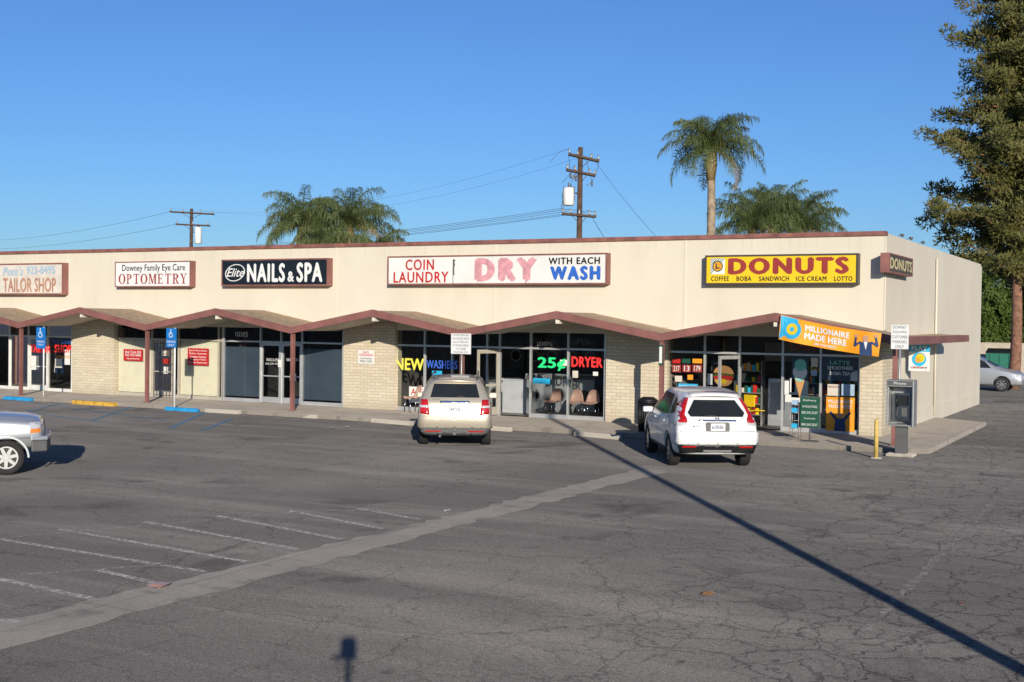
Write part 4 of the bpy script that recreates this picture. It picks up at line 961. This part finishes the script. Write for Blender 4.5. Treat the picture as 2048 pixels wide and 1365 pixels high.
cv.mirror_rear([(.64,1.00),(.86,1.00),(.86,1.16),(.72,1.38),(.62,1.50),(.545,1.50),(.63,1.30),(.68,1.16),(.64,1.08)],"tail_light",'redlens',off=.012,thick=.015)
cv.mirror_rear([(.66,.94),(.86,.93),(.86,.995),(.66,.995)],"reversing_light",'clearlens',off=.012,thick=.015)
cv.patch(rect(-.84,.56,.84,.80),'rear',"bumper",'p_white',off=.06,thick=.05)
cv.patch([(-.82,.555),(.82,.555),(.76,.38),(-.76,.38)],'rear',"bumper_valance",'black',off=.055,thick=.05)
cv.patch(rect(-.30,.40,.30,.45),'rear',"skid_plate",'grey',off=.065)
for x0 in (-.74,.46): cv.patch(rect(x0,.50,x0+.28,.535),'rear',"reflector",'redlens',off=.065)
cv.patch(rrect(-.26,.82,.26,1.01,.04),'rear',"plate_recess",'dkgrey',off=.004)
cv.plate("6USK061",.84)
cv.patch(rrect(-.40,1.025,.40,1.055,.012),'rear',"chrome_strip",'chrome',off=.02,thick=.02)
cv.patch(rect(-.80,.815,.80,.826),'rear',"tailgate_seam",'black',off=.003)
cv.patch(rect(-.05,1.13,.30,1.15),'rear',"wiper",'black',off=.03,thick=.01)
g=B(); xb_=cv.back(0,1.085)-.03; g.box(xb_,xb_+.01,-.04,-.022,1.06,1.12); g.box(xb_,xb_+.01,.022,.04,1.06,1.12); g.box(xb_,xb_+.01,-.022,.022,1.08,1.097); g.obj("badge",['chrome'],cv.e)
cv.rear_text("CR-V",.58,.90,.18,.05,'dkgrey',.02)
cv.both([(-1.72,1.18),(-1.30,1.13),(-1.20,1.50),(-1.45,1.44)],"side_window",'carglass'); cv.both([(-1.20,1.12),(-.15,1.07),(-.15,1.55),(-1.02,1.53)],"side_window",'carglass')
cv.both([(-.07,1.07),(.95,1.04),(.45,1.49),(-.07,1.55)],"side_window",'carglass')
cv.both(rect(-.115,.36,-.10,1.04),"door_seam",'black',off=.002); cv.both(rect(-1.08,.7,-1.065,1.1),"door_seam",'black',off=.002)
cv.both(rect(-.85,.28,.85,.38),"sill_trim",'black',off=.015,thick=.01)
for a in (-.95,.15): cv.both(rrect(a,.93,a+.2,.965,.012),"door_handle",'p_white',off=.03,thick=.03)
cv.patch([(.70,-.58),(1.18,-.64),(1.18,.64),(.70,.58)],'top',"windscreen",'carglass')
cv.mirror_rear([(.42,.64),(.74,.70),(.74,.82),(.42,.74)],"headlight",'clearlens',view='front',off=.01)
for sy in (1,-1):
    g=B(); g.prism([(.85,sy*.82,1.00),(1.0,sy*.82,1.00),(.98,sy*.82,1.13),(.85,sy*.82,1.13)],(0,sy*.24,0)); g.obj("wing_mirror",['p_white'],cv.e,bevel=.03)
# silver pickup
trk=[(-2.5,-2.52,-2.5,-2.5,.50,.72,1.0,1.06,.72,.80,.78,.74),(-2.4,-2.4,-2.4,-2.4,.46,.72,1.0,1.08,.78,.86,.83,.78),
     (-1.2,-1.2,-1.2,-1.2,.44,.72,1.0,1.08,.80,.86,.83,.78),(-.75,-.75,-.75,-.72,.44,.72,1.02,1.10,.80,.86,.83,.76),
     (-.70,-.70,-.70,-.45,.44,.72,1.04,1.62,.80,.86,.83,.60),(0,0,0,0,.44,.72,1.04,1.68,.80,.86,.83,.63),(.35,.35,.65,.25,.44,.72,1.05,1.62,.80,.86,.83,.61),
     (.85,.85,1.0,.9,.44,.72,1.06,1.17,.80,.87,.83,.70),(1.6,1.6,1.6,1.6,.44,.74,1.04,1.16,.80,.88,.82,.68),
     (2.08,2.11,2.10,2.05,.50,.76,1.0,1.10,.76,.85,.80,.66),(2.16,2.20,2.18,2.12,.52,.76,.98,1.06,.70,.80,.76,.60)]
th=math.radians(49); T3=V((math.cos(th),math.sin(th),0)); p=G(12,951); side=V((-T3.y,T3.x,0)); loc=p-T3*1.50+side*.84
tk=Car(trk,'p_silver',(-1.45,1.50),.335,.87,"silver pickup truck driving across the parking lot","pickup truck",(loc.x,loc.y,0),th,name="pickup_truck")
for vw in ('left','right'):
    tk.patch([(1.93,.80),(2.16,.82),(2.16,.90),(1.93,.88)],vw,"turn_signal",'orangelens',off=.008); tk.patch([(1.93,.885),(2.16,.905),(2.155,1.01),(1.92,1.0)],vw,"headlight",'clearlens',off=.008)
tk.mirror_rear(rect(.46,.82,.76,.98),"headlight",'clearlens',view='front',off=.01); tk.patch(rect(-.42,.76,.42,.97),'front',"grille",'dkgrey',off=.012)
g=B(); g.prism([(1.95,-.90,.44),(2.24,-.82,.44),(2.30,-.4,.44),(2.30,.4,.44),(2.24,.82,.44),(1.95,.90,.44),(1.95,.8,.44),(2.15,.7,.44),(2.15,-.7,.44),(1.95,-.8,.44)],(0,0,.22)); g.obj("bumper",['dkgrey'],tk.e,bevel=.03)
g=B(); g.prism([(1.95,-.905,.665),(2.25,-.825,.665),(2.31,-.4,.665),(2.31,.4,.665),(2.25,.825,.665),(1.95,.905,.665),(1.95,.8,.665),(2.10,.7,.665),(2.10,-.7,.665),(1.95,-.8,.665)],(0,0,.075)); g.obj("bumper_cover",['p_silver'],tk.e,bevel=.015)
for sy in (1,-1):
    g=B(); n=20
    for k in range(n):
        t0,t1=math.pi*k/n,math.pi*(k+1)/n
        g.prism([(1.5+math.cos(t)*q,sy*.855,.335+math.sin(t)*q) for t,q in ((t0,.385),(t1,.385),(t1,.42),(t0,.42))],(0,sy*.022,0))
    g.obj("fender_flare",['p_silver'],tk.e)
tk.both([(-.42,1.1),(.62,1.09),(.34,1.54),(-.34,1.56)],"side_window",'carglass'); tk.patch([(.42,-.56),(.8,-.62),(.8,.62),(.42,.56)],'top',"windscreen",'carglass')
tk.both(rect(.72,.5,.735,1.06),"door_seam",'black',off=.002); tk.both(rect(1.0,.70,1.95,.735),"side_moulding",'grey',off=.012)
# background car by the alley
p=G(2003,784); loc=V((p.x-1.36,p.y+.9,0))
bc=Car(suv,'p_silver',(-1.36,1.36),.345,.915,"silver car parked beside the rear block wall","car",(loc.x,loc.y,0),math.radians(0))
bc.both([(-1.75,1.16),(-1.05,1.14),(-1.05,1.57),(-1.62,1.54)],"side_window",'carglass'); bc.both([(-.97,1.14),(-.08,1.13),(-.08,1.59),(-.97,1.585)],"side_window",'carglass'); bc.both([(0.0,1.13),(.86,1.12),(.42,1.56),(0.0,1.59)],"side_window",'carglass')
bc.patch([(.62,-.60),(1.1,-.66),(1.1,.66),(.62,.60)],'top',"windscreen",'carglass'); bc.mirror_rear([(.45,.66),(.74,.68),(.74,.82),(.45,.80)],"headlight",'clearlens',view='front',off=.01)
bc.both([(2.0,.72),(2.25,.72),(2.25,.84),(2.0,.84)],"headlight",'clearlens',off=.01)
# ------------------------------------------------------------------ background wall, dumpster, hedge
p0=G(1900,752); p1=G(2120,752); yw=max(p0.y,p1.y)+3
zt=FY(2000,688,yw).z
b=B(); b.box(-6,90,yw,yw+.2,0,zt); b.box(-6,90,yw-.02,yw+.22,zt,zt+.07); o=b.obj("block_wall",['block']); tag(o,"beige concrete block wall behind the alley","wall")
p=FY(2000,730,yw-2.5); e=thing("dumpster","green steel dumpster with sloping lid beside the wall","dumpster",(p.x,yw-2.5,0)); g=B()
g.prism([(-.9,0,.15),(-.9,0,1.35),(-.9,1.1,1.6),(-.9,1.1,.15)],(1.8,0,0)); 
for x in (-.6,0,.6): g.box(x-.04,x+.04,-.05,0,.2,1.3)
g.obj("bin_body",['dumpster'],e); g=B(); g.prism([(-.92,-.05,1.37),(-.92,-.05,1.42),(-.92,1.12,1.68),(-.92,1.12,1.62)],(1.84,0,0)); g.obj("lid",['black'],e)
def leafcloud(g,c,r,n,size,m=0,flat=1.0):
    for _ in range(n):
        while True:
            q=V((random.uniform(-1,1),random.uniform(-1,1),random.uniform(-1,1)))
            if q.length<1: break
        q=q*(.55+.45*random.random()); pos=c+V((q.x*r,q.y*r,q.z*r*flat))
        a=V((random.gauss(0,1),random.gauss(0,1),random.gauss(0,1))).normalized(); b_=a.orthogonal().normalized(); s_=size*random.uniform(.6,1.3)
        g.quad([pos-a*s_,pos+b_*s_*.45,pos+a*s_,pos-b_*s_*.45],m)
for i in range(9):
    c=FY(1945+i*22,690,yw+4+random.uniform(0,2)); r=random.uniform(1.6,2.3); e=thing("leafy_tree","bushy green tree behind the block wall","tree",(c.x,c.y,0),group="leafy trees behind the wall"); g=B()
    hh=random.uniform(6.0,8.2)
    g.tube([(0,0,0),(.1,0,hh*.5),(0,.1,hh*.8)],[.14,.1,.05],8); g.obj("trunk",['bark'],e); g=B()
    for k in range(26):
        leafcloud(g,V((random.uniform(-1,1)*r*.8,random.uniform(-1,1)*r*.6,hh*.2+random.random()*hh*.75)),random.uniform(.6,1.0),170,.14)
    g.obj("crown",['hedge'],e,norm=False)
# ------------------------------------------------------------------ palms
def frond(g,o,azm,elv,ln,leaf,m,droop=1.0):
    p=V(o); n=14; pts=[p.copy()]; e_=elv
    for i in range(n):
        d_=V((math.cos(azm)*math.cos(e_),math.sin(azm)*math.cos(e_),math.sin(e_))); p=p+d_*(ln/n); pts.append(p.copy()); e_-=droop*(.07+.16*(i/n))
    g.tube(pts,[.026*(1-i/(n+1))+.006 for i in range(n+1)],4,m,False)
    sd=V((-math.sin(azm),math.cos(azm),0)); K=72
    for k in range(7,K):
        t=k/K; i=min(int(t*n),n-1); q=pts[i].lerp(pts[i+1],t*n-i); fw=(pts[i+1]-pts[i]).normalized(); l=leaf*(math.sin(math.pi*min(1,.12+t*.86))**.5)*random.uniform(.6,1.2)
        for s_ in (1,-1):
            dr=(sd*s_*random.uniform(.3,1)+fw*random.uniform(.2,.7)+V((0,0,random.uniform(-.6,.5)))).normalized()
            mid=q+dr*l*.42; tip=mid+(dr*.5+V((0,0,-random.uniform(.7,1.8)))).normalized()*l*.70; w_=(fw+V((random.uniform(-.5,.5),random.uniform(-.5,.5),0)))*.013
            a,b2,c,d2,t2=[g.bm.verts.new(x_) for x_ in (q-w_,q+w_,mid+w_,mid-w_,tip)]
            f=g.bm.faces.new((a,b2,c,d2)); f.material_index=m; f=g.bm.faces.new((d2,c,t2)); f.material_index=m
def palm(base,top,ln,nf,leaf,label,tr=.2,e0=-25,e1=85,droop=1.0,seed=0):
    random.seed(seed); e=thing("palm_tree",label,"palm tree",(base[0],base[1],0),group="feathery palms behind the building"); H=top
    g=B(); k=24; g.tube([(.15*math.sin(i/k*2.2),.05*math.sin(i/k*3),H*i/k) for i in range(k+1)],[tr*(1.25-.5*i/k)*(1+.05*(i%2)) for i in range(k+1)],12); tx=.15*math.sin(2.2)
    g.tube([(tx,0,H-1.5),(tx,0,H-.7),(tx,0,H-.1),(tx,0,H+.2)],[tr*.9,tr*1.35,tr*1.15,tr*.4],12,1)
    g.obj("trunk",['bark','palmdry'],e); g=B()
    for i in range(nf):
        u=(i+.5)/nf; el_=math.radians(e0+(e1-e0)*u**.85)+random.uniform(-.15,.15); frond(g,(tx,0,H),i*2.39996+random.uniform(-.25,.25),el_,ln*random.uniform(.78,1.12),leaf,1 if (i<2 and nf>30) else 0,droop*random.uniform(.8,1.25))
    g.obj("crown",['palm','palmdry'],e,norm=False)
c=AT(1418,300,60); palm((c.x,c.y),c.z,2.9,40,.78,"tall slender palm with a drooping feathery crown",.22,-12,85,1.0,3)
c=AT(600,455,62); palm((c.x,c.y),c.z,2.9,38,.76,"short feathery palm rising behind the roofline",.2,-5,85,1.0,5)
c=AT(695,455,64); palm((c.x,c.y),c.z,3.3,40,.76,"short feathery palm rising behind the roofline",.2,-5,85,1.0,6)
c=AT(1500,458,64); palm((c.x,c.y),c.z,2.9,36,.76,"leafy palm crown behind the donut shop roof",.2,5,88,.8,8)
c=AT(1595,462,66); palm((c.x,c.y),c.z,3.1,36,.76,"leafy palm crown behind the donut shop roof",.2,5,88,.8,9)
c=AT(1545,440,68); palm((c.x,c.y),c.z,2.8,36,.76,"leafy palm crown behind the donut shop roof",.2,10,88,.75,12)
c=AT(645,485,60); palm((c.x,c.y),c.z-.2,2.2,24,.6,"low palm top just above the roofline",.15,0,70,1.0,10)
c=AT(750,490,60); palm((c.x,c.y),c.z-.3,2.0,22,.6,"low palm top just above the roofline",.15,0,70,1.0,11)
# ------------------------------------------------------------------ conifer
def conifer(base,H,label,seed,prof,zlo,nb,cl=12):
    random.seed(seed); e=thing("pine_tree",label,"pine tree",(base[0],base[1],0)); g=B(); k=20
    g.tube([(.12*math.sin(i*.6),.1*math.cos(i*.7),H*i/k) for i in range(k+1)],[.27*(1-.9*i/k)+.02 for i in range(k+1)],12)
    lv=B()
    def rad(z):
        for (z0,r0),(z1,r1) in zip(prof,prof[1:]):
            if z<=z1: return r0+(r1-r0)*(z-z0)/(z1-z0)
        return .3
    def tuft(q,rr,n):
        for _ in range(n):
            v1=V((random.gauss(0,1),random.gauss(0,1),random.gauss(.1,.9))).normalized(); pos=q+V((v1.x,v1.y,v1.z*.75))*rr*random.uniform(.35,1.0); dr=(v1+V((0,0,.35))+V((random.gauss(0,.5),random.gauss(0,.5),0))).normalized(); w_=dr.orthogonal().normalized()*.050; l=random.uniform(.14,.28)
            lv.bm.faces.new([lv.bm.verts.new(x_) for x_ in (pos-w_,pos+w_,pos+dr*l)])
    for i in range(nb):
        t=(i+random.random())/nb; z=zlo+(H-zlo)*t; a=i*2.4+random.uniform(-.5,.5)
        env=max(.5,rad(z)*random.uniform(.50,1.12)); d_=V((math.cos(a),math.sin(a),0)); up=random.uniform(-.22,.28)
        pts=[V((0,0,z))+d_*env*s_+V((0,0,env*(up*s_+.15*s_*s_))) for s_ in (0,.3,.6,.85,1)]
        g.tube(pts,[.07*(1-t*.6),.05,.035,.02,.01],5,0,False)
        nc=max(3,int(env*2.6))
        for j in range(nc):
            s_=.16+.84*(j+random.random())/nc; q=V((0,0,z))+d_*env*s_+V((0,0,env*(up*s_+.15*s_*s_)))+V((random.gauss(0,.22),random.gauss(0,.22),random.gauss(.05,.12)))
            tuft(q,random.uniform(.36,.66),cl*6)
        if z>7: tuft(V((random.gauss(0,.5),random.gauss(0,.5),z)),.6,cl*4)
    g.obj("trunk",['redbark'],e); lv.obj("crown",['pine'],e,norm=False)
c=AT(2028,690,62); conifer((c.x,c.y),27,"towering pine with reddish trunk and dense ragged crown",21,[(0,2.2),(5,2.4),(7.0,3.9),(9.5,4.5),(14.4,3.7),(19.4,2.6),(24,1.5),(27,.4)],5.4,235,12)
c=AT(2125,690,66); conifer((c.x,c.y),24,"second tall pine beside the alley",25,[(0,2),(6,3),(9,4),(16,3),(24,.4)],5.5,90,9)
# ------------------------------------------------------------------ utility poles and wires
def upole(px,ytop,dep,arms,label,trans):
    c=AT(px,ytop,dep); e=thing("utility_pole",label,"utility pole",(c.x,c.y,0)); g=B(); g.tube([(0,0,0),(0,0,c.z)],[.17,.12],12); g.obj("pole",['polewood'],e)
    ends=[]
    for (x0,y0,x1,y1,ins) in arms:
        p0_=AT(x0,y0,dep)-V((c.x,c.y,0)); q0_=AT(x1,y1,dep)-V((c.x,c.y,0))
        for fb in (-.16,.16):
            off=V((CF.x,CF.y,0))*fb
            g=B(); p=p0_+off; q=q0_+off; u_=(q-p).normalized(); n_=u_.cross(V((0,0,1))).normalized()*.045
            g.prism([p-n_-V((0,0,.05)),p+n_-V((0,0,.05)),p+n_+V((0,0,.05)),p-n_+V((0,0,.05))],q-p)
            if fb<0:
                for t in ins:
                    w_=p.lerp(q,t); g.tube([w_+V((0,0,.04)),w_+V((0,0,.10)),w_+V((0,0,.16)),w_+V((0,0,.26))],[.025,.065,.04,.055],8,1); ends.append(w_+V((c.x,c.y,.26)))
                for s_ in (.25,.75): 
                    w_=p.lerp(q,s_); g.tube([w_,V((0,0,w_.z-.45))+off*.6],.018,6,2)
            g.obj("crossarm",['polewood','grey','dkgrey'],e)
    for (tx,y0,y1) in trans:
        a=AT(tx,y0,dep)-V((c.x,c.y,0)); b_=AT(tx,y1,dep)-V((c.x,c.y,0)); off=V((CF.x,CF.y,0))*-.1; a+=off;b_+=off
        g=B(); r_=.27; g.tube([b_,b_+V((0,0,.05)),a-V((0,0,.08)),a],[r_*.85,r_,r_,r_*.8],18); g.tube([a,a+V((0,0,.25))],[.05,.03],8,1); g.tube([a+V((.12,0,0)),a+V((.12,0,.2))],[.05,.03],8,1); g.tube([a.lerp(b_,.3),V((0,0,a.lerp(b_,.3).z))],.04,6,1); g.obj("transformer",['white','dkgrey'],e)
    return e,ends
e1,en1=upole(1161,295,60,[(1137,309,1198,323,(.03,.3,.75,.97)),(1132,340,1191,352,(.05,.3,.8,.97)),(1124,428,1192,434,(.03,.25,.5,.8,.97))],"tall dark wooden utility pole with crossarms and transformer",[(1137,376,412)])
for y0 in (360,385,402):
    g=B(); a=AT(1150,y0,60)-e1.location; g.box(a.x-.04,a.x+.04,a.y-.2,a.y-.1,a.z,a.z+.25); g.obj("cutout",['grey'],e1)
for px,y0 in ((1184,362),(1141,346),(1152,352)):
    g=B(); a=AT(px,y0,59.8)-e1.location; g.tube([a,a-V((0,0,.28))],[.05,.035],8); g.obj("fuse_holder",['dkgrey'],e1)
for (x0,y0,x1,y1) in ((1137,312,1145,365),(1190,352,1172,372),(1124,385,1128,428),(1150,330,1124,366),(1198,325,1190,350),(1172,316,1184,362),(1128,372,1122,420)):
    g=B(); a=AT(x0,y0,59.8)-e1.location; c=AT(x1,y1,59.8)-e1.location; m_=(a+c)/2-V((0,0,.12)); g.tube([a,m_,c],.012,5,0,False); g.obj("jumper_wire",['wire'],e1)
e2,en2=upole(383,418,95,[(340,424,428,429,(.03,.3,.7,.97)),(352,449,420,452,(.05,.5,.95))],"distant wooden utility pole with crossarms",[(397,455,488)])
def wire(p,q,sag,r=.012,label="thin power cable strung between utility poles"):
    g=B(); pts=[]
    for i in range(17): t=i/16; w_=p.lerp(q,t); w_.z-=sag*4*t*(1-t); pts.append(w_)
    g.tube(pts,r,4,0,False); o=g.obj("power_cable",['wire']); tag(o,label,"cable","cables strung between utility poles")
for i in (0,2): wire(en1[i],en2[i],1.4,.005)
for i in range(5): wire(en1[8+i] if 8+i<len(en1) else en1[-1],AT(300,503+i*2.2,96),.35,.011)
for i,(a,bq,cq,dq) in enumerate([(340,424,-60,482),(352,449,-60,498)]): wire(AT(a,bq,95),AT(cq,dq,150),.6,.012)
wire(AT(1190,322,60),AT(1400,560,50),.3,.008,"steel guy wire running down from the utility pole"); wire(AT(1185,436,60),AT(1225,500,56),.05,.012); wire(AT(1140,300,60),AT(1100,326,60),-.2,.01)
# litter on the asphalt
for px,py,m,s_ in ((310,1175,'chair',.16),(1410,1191,'cone',.08),(660,858,'white',.09),(690,856,'white',.07),(892,1024,'offwhite',.04),(180,815,'blue',.08),(1922,1210,'red',.03)):
    p=G(px,py); g=B(); 
    for k in range(3): 
        a=random.random()*3; g.quad([(math.cos(a+t)*s_*random.uniform(.6,1.1)+k*.02,math.sin(a+t)*s_*random.uniform(.5,1)+k*.03,.008+.01*k+random.random()*.02) for t in (0,1.5,3.1,4.6)])
    o=g.obj("litter",[m],norm=False); o.location=(p.x,p.y,0); tag(o,"crumpled scrap of paper lying on the asphalt","litter","scraps of litter on the asphalt")
